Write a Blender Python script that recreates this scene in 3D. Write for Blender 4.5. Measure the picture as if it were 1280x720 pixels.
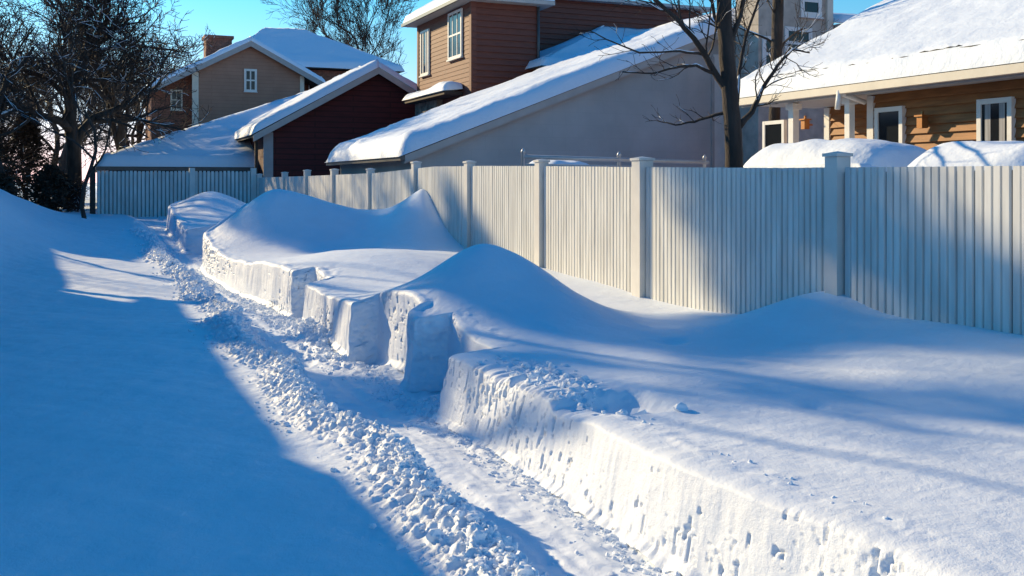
import bpy, math, random
import numpy as np
from mathutils import Vector, Matrix

for o in list(bpy.data.objects):
    bpy.data.objects.remove(o)
S = bpy.context.scene
COL = S.collection

# ------------------------------------------------------------------ camera
CH = 2.2                       # eye height above the trench floor
YAW = math.radians(23.5)
F = 1244.0                     # focal length in px of a 1280 wide frame
cam = bpy.data.cameras.new('camera')
co = bpy.data.objects.new('camera', cam)
COL.objects.link(co)
S.camera = co
cam.sensor_width = 36.0
cam.lens = 36.0 * F / 1280.0
cam.shift_y = -132.0 / 1280.0
cam.clip_end = 5000
cam.clip_start = 0.05
co.location = (0, 0, CH)
co.rotation_euler = (math.radians(90), 0, -YAW)

# ------------------------------------------------------------------ sky and sun
SUN_AZ = -28.0                 # degrees clockwise from +Y
SUN_EL = 21.0
W = bpy.data.worlds.new('World')
S.world = W
W.use_nodes = True
nt = W.node_tree
sky = nt.nodes.new('ShaderNodeTexSky')
sky.sky_type = 'NISHITA'
sky.sun_disc = False
sky.sun_elevation = math.radians(SUN_EL)
sky.sun_rotation = math.radians(SUN_AZ)
sky.dust_density = 0.3
sky.air_density = 1.0
sky.ozone_density = 3.0
hsv = nt.nodes.new('ShaderNodeHueSaturation')
# the sky deepens from a pale horizon to a saturated zenith
geo = nt.nodes.new('ShaderNodeTexCoord')
sepz = nt.nodes.new('ShaderNodeSeparateXYZ')
nt.links.new(geo.outputs['Generated'], sepz.inputs[0])
mr = nt.nodes.new('ShaderNodeMapRange')
mr.inputs['From Min'].default_value = 0.0
mr.inputs['From Max'].default_value = 0.5
mr.inputs['To Min'].default_value = 0.55
mr.inputs['To Max'].default_value = 1.5
nt.links.new(sepz.outputs['Z'], mr.inputs['Value'])
nt.links.new(mr.outputs[0], hsv.inputs['Saturation'])
mv = nt.nodes.new('ShaderNodeMapRange')
mv.inputs['From Min'].default_value = 0.0
mv.inputs['From Max'].default_value = 0.3
mv.inputs['To Min'].default_value = 1.2
mv.inputs['To Max'].default_value = 1.0
nt.links.new(sepz.outputs['Z'], mv.inputs['Value'])
nt.links.new(mv.outputs[0], hsv.inputs['Value'])
mulc = nt.nodes.new('ShaderNodeMix')
mulc.data_type = 'RGBA'
mulc.blend_type = 'MULTIPLY'
mulc.inputs[0].default_value = 1.0
tr = nt.nodes.new('ShaderNodeValToRGB')
tr.color_ramp.elements[0].position = 0.0
tr.color_ramp.elements[0].color = (0.85, 0.60, 0.74, 1)
em = tr.color_ramp.elements.new(0.15)
em.color = (1.25, 0.44, 0.66, 1)
tr.color_ramp.elements[1].position = 0.30
tr.color_ramp.elements[1].color = (0.0, 1.06, 1.18, 1)
nt.links.new(sepz.outputs['Z'], tr.inputs[0])
nt.links.new(tr.outputs[0], mulc.inputs[7])
nt.links.new(sky.outputs[0], hsv.inputs['Color'])
nt.links.new(hsv.outputs[0], mulc.inputs[6])
nt.links.new(mulc.outputs[2], nt.nodes['Background'].inputs[0])
nt.nodes['Background'].inputs[1].default_value = 0.122

sl = bpy.data.lights.new('sun', 'SUN')
sl.energy = 5.0
sl.angle = math.radians(0.55)
sl.color = (1.0, 0.77, 0.44)
so = bpy.data.objects.new('sun', sl)
COL.objects.link(so)
az, el = math.radians(SUN_AZ), math.radians(SUN_EL)
tosun = Vector((math.sin(az) * math.cos(el), math.cos(az) * math.cos(el), math.sin(el)))
so.rotation_euler = tosun.to_track_quat('Z', 'Y').to_euler()
so.location = (-20, 20, 20)

S.view_settings.view_transform = 'Standard'
S.view_settings.look = 'None'
S.view_settings.gamma = 1
S.view_settings.exposure = 0.45
S.render.engine = 'CYCLES'

# ------------------------------------------------------------------ helpers
ca, sa = math.cos(YAW), math.sin(YAW)


def Wd(u, v, d):
    r = (u - 640) / F
    return (d * (sa + ca * r), d * (ca - sa * r), CH + d * (228 - v) / F)


def onX(u, v, X):
    r = (u - 640) / F
    return Wd(u, v, X / (sa + ca * r))


def onY(u, v, Y):
    r = (u - 640) / F
    return Wd(u, v, Y / (ca - sa * r))


class MB:
    def __init__(s):
        s.v = []
        s.f = []
        s.sm = []

    def add(s, vs, fs, smooth=False):
        n = len(s.v)
        s.v.extend([tuple(map(float, p)) for p in vs])
        s.f.extend([tuple(i + n for i in f) for f in fs])
        s.sm.extend([smooth] * len(fs))

    def box(s, x0, x1, y0, y1, z0, z1):
        s.add([(x0, y0, z0), (x1, y0, z0), (x1, y1, z0), (x0, y1, z0), (x0, y0, z1), (x1, y0, z1), (x1, y1, z1), (x0, y1, z1)],
              [(0, 3, 2, 1), (4, 5, 6, 7), (0, 1, 5, 4), (1, 2, 6, 5), (2, 3, 7, 6), (3, 0, 4, 7)])
        return s

    def prism(s, pts, vec):
        n = len(pts)
        a = [tuple(p) for p in pts]
        b = [tuple(p[i] + vec[i] for i in range(3)) for p in pts]
        fs = [tuple(range(n)), tuple(reversed(range(n, 2 * n)))]
        for i in range(n):
            j = (i + 1) % n
            fs.append((i, i + n, j + n, j))
        s.add(a + b, fs)
        return s

    def tube(s, pts, rad, sides=5, cap=True, flat=1.0):
        pts = [Vector(p) for p in pts]
        n = len(pts)
        vs = []
        t0 = (pts[1] - pts[0]).normalized()
        up = Vector((0, 0, 1)) if abs(t0.z) < 0.9 else Vector((1, 0, 0))
        for i, p in enumerate(pts):
            t = (pts[min(i + 1, n - 1)] - pts[max(i - 1, 0)]).normalized()
            a = t.cross(up)
            if a.length < 1e-4:
                a = t.cross(Vector((0, 1, 0)))
            a.normalize()
            b = a.cross(t).normalized()
            up = b
            for k in range(sides):
                th = 2 * math.pi * k / sides
                vs.append(p + a * math.cos(th) * rad[i] + b * math.sin(th) * rad[i] * flat)
        fs = []
        for i in range(n - 1):
            for k in range(sides):
                k2 = (k + 1) % sides
                fs.append((i * sides + k, i * sides + k2, (i + 1) * sides + k2, (i + 1) * sides + k))
        if cap:
            fs.append(tuple(reversed(range(sides))))
            fs.append(tuple(range((n - 1) * sides, n * sides)))
        s.add(vs, fs, True)
        return s

    def build(s, name, mat, parent=None):
        me = bpy.data.meshes.new(name)
        me.from_pydata(s.v, [], s.f)
        me.polygons.foreach_set('use_smooth', s.sm)
        me.materials.append(mat)
        me.update()
        o = bpy.data.objects.new(name, me)
        COL.objects.link(o)
        if parent is not None:
            attach(o, parent)
        return o


def worldloc(p):
    v = Vector((0, 0, 0))
    while p is not None:
        v += p.location
        p = None if p.parent is None else None
    return v


def attach(o, parent):
    o.parent = parent
    if parent.type == 'EMPTY':
        o.matrix_parent_inverse = Matrix.Translation(-Vector(parent.location))
    # a mesh parent sits at the origin, so its children need no inverse


def tag(o, label=None, cat=None, group=None, kind=None):
    if label: o['label'] = label
    if cat: o['category'] = cat
    if group: o['group'] = group
    if kind: o['kind'] = kind
    return o


def thing(name, loc, label, cat, group=None):
    o = bpy.data.objects.new(name, None)
    o.empty_display_size = 0.3
    o.location = loc
    COL.objects.link(o)
    return tag(o, label, cat, group)


def grid_mesh(name, P, mat, parent=None, smooth=True):
    """P: (n, m, 3) array of points"""
    n, m = P.shape[:2]
    me = bpy.data.meshes.new(name)
    idx = np.arange(n * m).reshape(n, m)
    q = np.stack([idx[:-1, :-1], idx[:-1, 1:], idx[1:, 1:], idx[1:, :-1]], -1).reshape(-1, 4)
    me.vertices.add(n * m)
    me.vertices.foreach_set('co', P.reshape(-1).astype(np.float32))
    me.loops.add(q.size)
    me.loops.foreach_set('vertex_index', q.reshape(-1).astype(np.int32))
    me.polygons.add(len(q))
    me.polygons.foreach_set('loop_start', (np.arange(len(q)) * 4).astype(np.int32))
    me.polygons.foreach_set('use_smooth', np.full(len(q), smooth))
    me.materials.append(mat)
    me.update(calc_edges=True)
    me.validate()
    o = bpy.data.objects.new(name, me)
    COL.objects.link(o)
    if parent is not None:
        attach(o, parent)
    return o


# ---- value noise
def _h(ix, iy, seed):
    n = (ix.astype(np.int64) * 374761393 + iy.astype(np.int64) * 668265263 + seed * 1442695041) & 0xffffffff
    n = ((n ^ (n >> 13)) * 1274126177) & 0xffffffff
    n = ((n ^ (n >> 16)) * 2246822519) & 0xffffffff
    return ((n ^ (n >> 15)) & 0xffffff) / float(0xffffff)


def vn(x, y, seed=0):
    x = np.asarray(x, float)
    y = np.asarray(y, float)
    ix, iy = np.floor(x), np.floor(y)
    fx, fy = x - ix, y - iy
    fx = fx * fx * (3 - 2 * fx)
    fy = fy * fy * (3 - 2 * fy)
    a = _h(ix, iy, seed); b = _h(ix + 1, iy, seed)
    c = _h(ix, iy + 1, seed); d = _h(ix + 1, iy + 1, seed)
    return (a + (b - a) * fx) * (1 - fy) + (c + (d - c) * fx) * fy


def fbm(x, y, oct=4, seed=0, gain=0.5):
    t = 0; amp = 1; tot = 0
    for k in range(oct):
        t = t + amp * vn(np.asarray(x) * 2 ** k, np.asarray(y) * 2 ** k, seed + k * 17)
        tot += amp
        amp *= gain
    return t / tot            # 0..1


def ss(x, a, b):
    t = np.clip((np.asarray(x, float) - a) / (b - a), 0, 1)
    return t * t * (3 - 2 * t)


# ------------------------------------------------------------------ materials
def mat(name, color, rough=0.7, metallic=0.0, noise=None, bump=None, spec=None, vary=0.0, vscale=5.0, stretch=(1, 1, 1), c2=None, brick=None):
    m = bpy.data.materials.new(name)
    m.use_nodes = True
    t = m.node_tree
    b = t.nodes['Principled BSDF']
    b.inputs['Base Color'].default_value = (*color, 1)
    b.inputs['Roughness'].default_value = rough
    b.inputs['Metallic'].default_value = metallic
    if spec is not None:
        b.inputs['Specular IOR Level'].default_value = spec
    tc = t.nodes.new('ShaderNodeTexCoord')
    mp = t.nodes.new('ShaderNodeMapping')
    mp.inputs['Scale'].default_value = stretch
    t.links.new(tc.outputs['Object'], mp.inputs[0])
    if vary or c2:
        nz = t.nodes.new('ShaderNodeTexNoise')
        nz.inputs['Scale'].default_value = vscale
        nz.inputs['Detail'].default_value = 6
        t.links.new(mp.outputs[0], nz.inputs[0])
        rp = t.nodes.new('ShaderNodeValToRGB')
        rp.color_ramp.elements[0].position = 0.3
        rp.color_ramp.elements[1].position = 0.7
        lo = c2 if c2 else tuple(c * (1 - vary) for c in color)
        rp.color_ramp.elements[0].color = (*lo, 1)
        rp.color_ramp.elements[1].color = (*[min(1, c * (1 + vary * 0.5)) for c in color], 1)
        t.links.new(nz.outputs[0], rp.inputs[0])
        t.links.new(rp.outputs[0], b.inputs['Base Color'])
    if brick:
        sx = t.nodes.new('ShaderNodeSeparateXYZ'); cx = t.nodes.new('ShaderNodeCombineXYZ')
        t.links.new(tc.outputs['Object'], sx.inputs[0])
        ad = t.nodes.new('ShaderNodeMath'); ad.operation = 'ADD'
        t.links.new(sx.outputs[0], ad.inputs[0]); t.links.new(sx.outputs[1], ad.inputs[1])
        t.links.new(ad.outputs[0], cx.inputs[0]); t.links.new(sx.outputs[2], cx.inputs[1])
        bt = t.nodes.new('ShaderNodeTexBrick')
        bt.inputs['Scale'].default_value = 1.0
        bt.inputs['Brick Width'].default_value = brick[0]
        bt.inputs['Row Height'].default_value = brick[1]
        bt.inputs['Mortar Size'].default_value = brick[2]
        bt.inputs['Color1'].default_value = (1, 1, 1, 1)
        bt.inputs['Color2'].default_value = (brick[3], brick[3], brick[3], 1)
        bt.inputs['Mortar'].default_value = (brick[4], brick[4], brick[4], 1)
        t.links.new(cx.outputs[0], bt.inputs['Vector'])
        mx = t.nodes.new('ShaderNodeMix'); mx.data_type = 'RGBA'; mx.blend_type = 'MULTIPLY'
        mx.inputs[0].default_value = 1
        src = b.inputs['Base Color'].links[0].from_socket if b.inputs['Base Color'].links else None
        if src: t.links.new(src, mx.inputs[6])
        else: mx.inputs[6].default_value = (*color, 1)
        t.links.new(bt.outputs[0], mx.inputs[7])
        t.links.new(mx.outputs[2], b.inputs['Base Color'])
    if bump:
        last = None
        for sc, st, dist in bump:
            nz = t.nodes.new('ShaderNodeTexNoise')
            nz.inputs['Scale'].default_value = sc
            nz.inputs['Detail'].default_value = 5
            nz.inputs['Roughness'].default_value = 0.6
            t.links.new(mp.outputs[0], nz.inputs[0])
            bp = t.nodes.new('ShaderNodeBump')
            bp.inputs['Strength'].default_value = st
            bp.inputs['Distance'].default_value = dist
            t.links.new(nz.outputs[0], bp.inputs['Height'])
            if last:
                t.links.new(last.outputs[0], bp.inputs['Normal'])
            last = bp
        t.links.new(last.outputs[0], b.inputs['Normal'])
    return m


SNOWC = (0.77, 0.83, 0.91)
M = {}
M['snow'] = mat('snow', SNOWC, 0.55, spec=0.25, bump=[(5, 0.3, 0.05), (24, 0.3, 0.015), (110, 0.5, 0.006)], vary=0.03, vscale=2)
M['snow_roof'] = mat('snow_on_roof', SNOWC, 0.6, spec=0.2, bump=[(1.5, 0.5, 0.12), (8, 0.25, 0.03)])
M['snow_small'] = mat('snow_clods', SNOWC, 0.6, spec=0.2, bump=[(70, 0.4, 0.008)])
M['vinyl'] = mat('cream_vinyl', (0.66, 0.66, 0.63), 0.45, spec=0.3, vary=0.22, vscale=2.2, stretch=(1, 4, 0.45))
M['vinyl_post'] = mat('cream_post_vinyl', (0.64, 0.62, 0.58), 0.4, spec=0.3, vary=0.08, vscale=3)
M['gap'] = mat('fence_backing', (0.33, 0.32, 0.30), 0.6, vary=0.2, vscale=2)
M['white'] = mat('white_trim', (0.72, 0.71, 0.68), 0.5, vary=0.08, vscale=4)
M['cream'] = mat('cream_trim', (0.66, 0.60, 0.50), 0.5, vary=0.1, vscale=3)
M['glass'] = mat('window_glass', (0.015, 0.018, 0.022), 0.08, spec=0.35)
M['curtain'] = mat('curtain', (0.35, 0.35, 0.36), 0.9, vary=0.3, vscale=3, stretch=(1, 9, 0.3))
M['stucco'] = mat('grey_stucco', (0.46, 0.44, 0.42), 0.9, vary=0.16, vscale=0.7, bump=[(14, 0.3, 0.02)], brick=(0.9, 0.4, 0.01, 0.97, 0.93))
M['garage_trim'] = mat('grey_fascia', (0.42, 0.40, 0.38), 0.6, vary=0.1, vscale=3)
M['brownside'] = mat('brown_clapboard', (0.15, 0.045, 0.028), 0.7, vary=0.25, vscale=2, stretch=(1, 1, 9), bump=[(20, 0.2, 0.01)])
M['orangeside'] = mat('cedar_clapboard', (0.34, 0.15, 0.05), 0.65, vary=0.3, vscale=2.5, stretch=(1, 1, 9), bump=[(20, 0.2, 0.01)])
M['tan'] = mat('tan_wall', (0.36, 0.20, 0.14), 0.85, vary=0.12, vscale=1, brick=(5.0, 0.3, 0.02, 0.96, 0.8), bump=[(10, 0.2, 0.02)])
M['brick'] = mat('brown_brick_wall', (0.24, 0.10, 0.065), 0.9, vary=0.35, vscale=3, brick=(0.4, 0.14, 0.02, 0.7, 1.3))
M['maroon'] = mat('dark_maroon_wall', (0.085, 0.012, 0.012), 0.8, vary=0.25, vscale=1.5, stretch=(1, 1, 6), brick=(4.0, 0.28, 0.03, 0.9, 0.5))
M['darkwood'] = mat('dark_wood', (0.045, 0.03, 0.024), 0.8, vary=0.4, vscale=8)
M['gutter'] = mat('dark_gutter', (0.06, 0.065, 0.07), 0.4, vary=0.2, vscale=4)
M['roofing'] = mat('shingles', (0.09, 0.085, 0.08), 0.9, vary=0.3, vscale=6)
M['bark'] = mat('bark', (0.045, 0.033, 0.027), 0.9, vary=0.5, vscale=7, stretch=(1, 1, 0.3), bump=[(16, 0.9, 0.03)])
M['brush'] = mat('dry_brush', (0.055, 0.038, 0.026), 0.9, vary=0.4, vscale=3)
M['needles'] = mat('dark_needles', (0.030, 0.038, 0.024), 0.9, vary=0.4, vscale=2)
M['pale'] = mat('pale_stucco', (0.46, 0.41, 0.35), 0.9, vary=0.25, vscale=3, bump=[(9, 0.5, 0.03)])
M['stone'] = mat('stone_wall', (0.24, 0.20, 0.17), 0.9, vary=0.6, vscale=4, bump=[(5, 1.0, 0.1)])
M['pipe'] = mat('galvanised_pipe', (0.5, 0.5, 0.5), 0.4, 0.3, vary=0.1)
M['paintA'] = mat('dark_blue_car_paint', (0.012, 0.02, 0.04), 0.25, 0.2)
M['paintB'] = mat('black_car_paint', (0.02, 0.02, 0.022), 0.25, 0.2)
M['rubber'] = mat('rubber', (0.02, 0.02, 0.02), 0.8)
M['copper'] = mat('lantern_copper', (0.35, 0.16, 0.06), 0.4, 0.6)
M['soffit'] = mat('grey_soffit', (0.36, 0.36, 0.36), 0.7, vary=0.08)

# ------------------------------------------------------------------ the snow ground with its trench
def g2(X, Y, cx, cy, sx, sy, amp, p=2.0, rot=0.0):
    c, s_ = math.cos(rot), math.sin(rot)
    dx, dy = X - cx, Y - cy
    a = (dx * c + dy * s_) / sx
    b = (-dx * s_ + dy * c) / sy
    rr = np.sqrt(a * a + b * b)
    return amp * np.exp(-(rr ** p))


def far_rise(Y):
    return 0.62 * ss(Y, 20, 42)


def pile_max(base, *hs):
    """smooth maximum of the base height and several piles"""
    k = 9.0
    acc = np.exp(k * base)
    for h in hs:
        acc = acc + np.exp(k * h)
    return np.log(acc / 1.0) / k - 0.0


def right_top(X, Y):
    base = 0.60 + 0.0 * X + far_rise(Y) * 0.9
    base = base + 0.22 * ss(X, 5.6, 7.6) * (1 - ss(Y, 8.2, 10.5))
    # drifts at the fence foot
    base = base + g2(X, Y, 7.8, 8.8, 1.2, 0.75, 0.23, 2.1)
    base = base + g2(X, Y, 7.6, 6.6, 2.0, 1.0, 0.06)
    base = base - g2(X, Y, 7.6, 11.6, 1.6, 1.6, 0.10)
    base = base + 0.35 * ss(X, 7.7, 9.0)
    base = base + (fbm(X * 0.55, Y * 0.35, 3, 5) - 0.5) * 0.10
    def gA(cx, cy, sx0, sx1, sy0, sy1, amp, p):
        a = np.where(X < cx, (X - cx) / sx0, (X - cx) / sx1)
        b = np.where(Y < cy, (Y - cy) / sy0, (Y - cy) / sy1)
        return amp * np.exp(-(np.sqrt(a * a + b * b) ** p))
    m1 = gA(4.6, 11.4, 0.92, 1.25, 1.00, 1.2, 0.84, 1.75)
    m2 = g2(X, Y, 4.6, 17.0, 1.6, 3.0, 0.40, 2.0) + g2(X, Y, 6.6, 17.6, 1.2, 2.2, 0.16, 2.0)
    m3 = gA(4.4, 25.0, 1.2, 1.5, 1.5, 3.2, 1.22, 1.7)
    m4 = gA(7.5, 22.6, 0.95, 1.2, 1.5, 2.0, 1.42, 1.35)
    m4b = gA(6.0, 24.6, 1.4, 1.4, 1.6, 1.6, 0.42, 2.0)
    m5 = gA(4.3, 36.0, 1.3, 1.3, 3.0, 4.5, 0.80, 1.8)
    m6 = g2(X, Y, 6.5, 31.0, 1.5, 3.0, 0.30, 2.0)
    z = base + m1 + m2 + m3 + m4 + m4b + m5 + m6
    # a soft trough where the wind scoured between the mound and the fence
    z = z - g2(X, Y, 6.2, 11.6, 0.9, 2.4, 0.16)
    # broken hollow next to the trench edge
    z = z - 0.20 * np.exp(-(((X - 3.72) / 0.25) ** 4 + ((Y - 6.45) / 0.30) ** 4)) * (0.6 + 0.8 * fbm(X * 9, Y * 9, 3, 41))
    rub = np.exp(-(((X - 3.62) / 0.22) ** 4 + ((Y - 7.35) / 0.8) ** 4))
    z = z + rub * (fbm(X * 11, Y * 11, 3, 77) - 0.55) * 0.12
    z = z - 0.05 * np.exp(-(((X - 5.6) / 0.13) ** 2 + ((Y - 8.75) / 0.16) ** 2))
    z = z - 0.035 * np.exp(-(((X - 4.9) / 0.10) ** 2 + ((Y - 5.75) / 0.09) ** 2))
    # fine drifting ripples
    z = z + (fbm(X * 2.2 + Y * 0.6, Y * 1.2, 3, 9) - 0.5) * 0.03
    z = z + (fbm(X * 14, Y * 14, 2, 19) - 0.5) * 0.006 * ss(12 - Y, -6, 6)
    return z


def floor_z(X, Y):
    z = 0.0 + far_rise(Y) * 1.0 + (fbm(X * 1.5, Y * 0.7, 2, 3) - 0.5) * 0.06
    tex = fbm(X * 9, Y * 6, 4, 31) - 0.5
    z = z + tex * (0.03 + 0.075 * ss(X, 2.75, 3.1))
    # packed ridges running along the path
    z = z + (fbm(X * 9, Y * 0.8, 2, 33) - 0.5) * 0.05
    z = z - 0.13 * ss(Y, 8.4, 9.4) * (1 - ss(Y, 12.5, 14.5))
    # rubble at the feet of the notches
    z = z + g2(X, Y, 3.35, 9.25, 0.3, 0.5, 0.20) * (0.6 + 0.8 * fbm(X * 12, Y * 12, 3, 35))
    z = z + g2(X, Y, 3.05, 13.6, 0.30, 1.4, 0.24) * (0.6 + 0.8 * fbm(X * 10, Y * 10, 3, 36))
    z = z + g2(X, Y, 3.5, 11.3, 0.5, 0.7, 0.12)
    return z


def left_z(X, Y):
    z = 0.34 + far_rise(Y) * 0.75 + (fbm(X * 0.4, Y * 0.3, 3, 11) - 0.5) * 0.14
    z = z + g2(X, Y, -4.3, 31.0, 2.7, 8.0, 1.95, 2.0)
    z = z + g2(X, Y, -9.0, 30.0, 4.0, 16.0, 1.3, 2.0)
    z = z + g2(X, Y, -2.2, 39.0, 1.8, 3.0, 0.45, 2.0)
    z = z + 0.30 * ss(-X, 1.0, 4.0)
    # old footprints low on the left
    fp = ss(-X, 0.55, 1.3) * ss(13 - Y, 0, 4)
    z = z + fp * (fbm(X * 3.2, Y * 2.6, 3, 51) - 0.5) * 0.20
    z = z + (fbm(X * 5, Y * 5, 3, 13) - 0.5) * 0.022
    z = z + (fbm(X * 1.1 + Y * 0.9, Y * 0.35 - X * 0.3, 4, 14) - 0.5) * 0.07
    return z


def wall_x(Y):
    x = 3.10 - 0.42 * ss(Y, 16, 24) + 0.1 * ss(Y, 28, 36)
    x = x - 1.1 * ss(Y, 39, 50) * 0
    e = 0.10
    def notch(y0, y1, dep, e0=0.10, e1=0.10):
        return dep * ss(Y, y0 - e0, y0 + e0) * (1 - ss(Y, y1 - e1, y1 + e1))
    x = x + notch(8.95, 10.4, 0.55, 0.07, 0.06)
    x = x + notch(10.4, 10.75, 0.16, 0.05, 0.05) + notch(10.75, 12.2, 0.34, 0.05, 0.06)
    x = x + notch(14.9, 16.0, 0.36, 0.08, 0.10)
    x = x + notch(25.6, 28.6, 1.10, 0.5, 0.5)
    x = x + 1.6 * ss(Y, 36.5, 41)
    x = x + (fbm(Y * 0.55, Y * 0 + 3, 3, 61) - 0.5) * 0.16
    return x


nearY = np.concatenate([np.arange(3.2, 9.0, 0.0135), np.arange(9.0, 17, 0.02), np.arange(17, 30, 0.05), np.arange(30, 50, 0.14)])
for yy_ in (8.95, 10.4, 10.75, 12.2, 14.9, 16.0):
    nearY = np.concatenate([nearY, np.arange(yy_ - 0.27, yy_ + 0.27, 0.0083) + 0.0011])
nearY = np.unique(np.round(nearY, 5))
farY = np.geomspace(50.2, 1500, 60)
backY = -np.geomspace(0.3, 90, 24)[::-1] + 3.2
YS = np.concatenate([backY, nearY, farY])
NY = len(YS)
Yc = YS[:, None]

# columns
colL = np.concatenate([-np.geomspace(3.0, 1500, 46)[::-1], np.linspace(-2.95, 1.25, 110)])
colB = np.linspace(1.28, 2.35, 90)
wf = np.linspace(0, 1, 46)[1:]
wallN = 84
wv = np.linspace(0, 1, wallN)
def notch_shift(Y, w):
    return 0.22 * (fbm(Y * 1.7, w * 2.6, 4, 65) - 0.5)
XW = wall_x(YS + notch_shift(YS, 0 * YS))[:, None]
XWT = wall_x(YS + notch_shift(YS, 0 * YS + 1))
fbase = 2.35
P = []
# left field
X = np.repeat(colL[None, :], NY, 0)
Y = np.repeat(Yc, len(colL), 1)
ZL = left_z(X, Y)
P.append(np.stack([X, Y, ZL], -1))
# berm of thrown chunks falling to the path floor
X = np.repeat(colB[None, :], NY, 0)
Y = np.repeat(Yc, len(colB), 1)
t = (X - 1.28) / (2.35 - 1.28)
wob = (fbm(Y * 0.9, X * 0 + 7, 3, 71) - 0.5) * 0.45
tt = t + wob * np.sin(np.pi * np.clip(t, 0, 1))
fadeB = 1 - ss(Y, 30, 38)
zb = left_z(X, Y) * (1 - ss(tt, 0.52, 1.0)) + floor_z(X, Y) * ss(tt, 0.52, 1.0)
zb = zb + fadeB * 0.10 * np.exp(-((tt - 0.48) / 0.22) ** 2)
rough = np.exp(-((tt - 0.55) / 0.33) ** 4) * fadeB
zb = zb + rough * ((fbm(X * 19, Y * 19, 3, 21) - 0.5) * 0.11 + (fbm(X * 34, Y * 34, 2, 22) - 0.5) * 0.035)
P.append(np.stack([X, Y, zb], -1))
# floor
X = 2.35 + (XW - 2.35) * wf[None, :]
Y = np.repeat(Yc, len(wf), 1)
P.append(np.stack([X, Y, floor_z(X, Y)], -1))
zfoot = P[-1][:, -1, 2]
# wall
lean = 0.16 + 0.10 * fbm(YS * 0.5, YS * 0, 2, 63)
lean = lean * (1 - 0.6 * ss(YS, 9, 10))
ztop = right_top(XWT + lean + 0.12, YS) + (fbm(YS * 3, YS * 0 + 2, 3, 96) - 0.5) * (0.02 + 0.05 * ss(YS, 9, 14))
w_ = wv[None, :]
hz = np.repeat(Yc, wallN, 1)
hgt = (ztop - zfoot)[:, None]
rnd = 0.035
ang = np.clip((w_ - 0.91) / 0.09, 0, 1)
XWW = wall_x(hz + notch_shift(hz, w_ + 0 * hz))
Xw = XWW + lean[:, None] * w_ * 0.55 + (0.45 * lean[:, None]) * (1 - np.sqrt(1 - np.clip(ang, 0, 1) ** 2 * 0.999)) + rnd * (1 - np.sqrt(1 - ang ** 2 * 0.999))
Zw = zfoot[:, None] + hgt * (1 - (1 - w_) ** 1.04)
Zabs = hgt * w_
body = np.sin(np.pi * np.clip(w_ * 0.96 + 0.03, 0, 1)) ** 0.35
# long soft facets, vertical scrape streaks and dark bite marks
d0 = (fbm(hz * 1.3, Zabs * 1.5, 3, 81) - 0.5) * 0.08
d1 = (fbm(hz * 26, Zabs * 2.5, 3, 82) - 0.5) * 0.009
p1 = fbm(hz * 38, Zabs * 9.0, 2, 83)
den = fbm(hz * 0.9, Zabs * 2.0, 2, 85)
d2 = ss(p1 + (den - 0.5) * 0.45, 0.77, 0.81) * 0.028
p3 = fbm(hz * 42, Zabs * 26, 2, 86)
d3 = ss(p3 + (den - 0.5) * 0.5, 0.78, 0.85) * 0.012
farf = (1 + 2.2 * ss(hz, 10, 14))
Xw = Xw + (d0 + (d1 + d2 + d3) * farf) * body
# bottom foot flares out to the floor
Xw = Xw - 0.05 * (1 - ss(w_, 0, 0.10))
steep = np.clip(np.abs(np.gradient(XWW, YS, axis=0)) / 4, 0, 1)
Yw = hz + steep * ((fbm(Xw * 5, Zabs * 4, 3, 91) - 0.5) * 0.14 + (fbm(Xw * 18, Zabs * 15, 3, 92) - 0.5) * 0.09) * body
P.append(np.stack([Xw, Yw, Zw], -1))
# right field to the fence and beyond
xs = Xw[:, -1]
t = np.concatenate([np.linspace(0, 1, 60)[1:] ** 1.25 * 0.35, 0.35 + 0.65 * np.linspace(0, 1, 90)[1:]])
Xf = xs[:, None] + (8.6 - xs[:, None]) * t[None, :]
Yf = np.repeat(Yc, len(t), 1)
zf = right_top(Xf, Yf)
blend = ss(Xf - xs[:, None], 0.0, 0.12)
edge_ = np.exp(-((Xf - xs[:, None]) / 0.22) ** 2)
zf = zf + edge_ * ((fbm(Xf * 7, Yf * 7, 3, 95) - 0.5) * 0.05)
zf = zf * blend + (1 - blend) * Zw[:, -1][:, None]
P.append(np.stack([Xf, Yf, zf], -1))
colR = np.concatenate([np.linspace(8.7, 22, 60), np.geomspace(22.5, 1500, 36)])
Xr = np.repeat(colR[None, :], NY, 0)
Yr = np.repeat(Yc, len(colR), 1)
P.append(np.stack([Xr, Yr, right_top(Xr, Yr)], -1))
PP = np.concatenate(P, 1)
# settle everything flat-ish far away
ground = grid_mesh('snow_ground', PP, M['snow'])
tag(ground, kind='structure')

# ------------------------------------------------------------------ snow chunks
rng = np.random.default_rng(7)
phi = (1 + 5 ** 0.5) / 2
ico = np.array([(-1, phi, 0), (1, phi, 0), (-1, -phi, 0), (1, -phi, 0), (0, -1, phi), (0, 1, phi), (0, -1, -phi), (0, 1, -phi), (phi, 0, -1), (phi, 0, 1), (-phi, 0, -1), (-phi, 0, 1)], float)
ico /= np.linalg.norm(ico[0])
icf = [(0, 11, 5), (0, 5, 1), (0, 1, 7), (0, 7, 10), (0, 10, 11), (1, 5, 9), (5, 11, 4), (11, 10, 2), (10, 7, 6), (7, 1, 8), (3, 9, 4), (3, 4, 2), (3, 2, 6), (3, 6, 8), (3, 8, 9), (4, 9, 5), (2, 4, 11), (6, 2, 10), (8, 6, 7), (9, 8, 1)]


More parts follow.
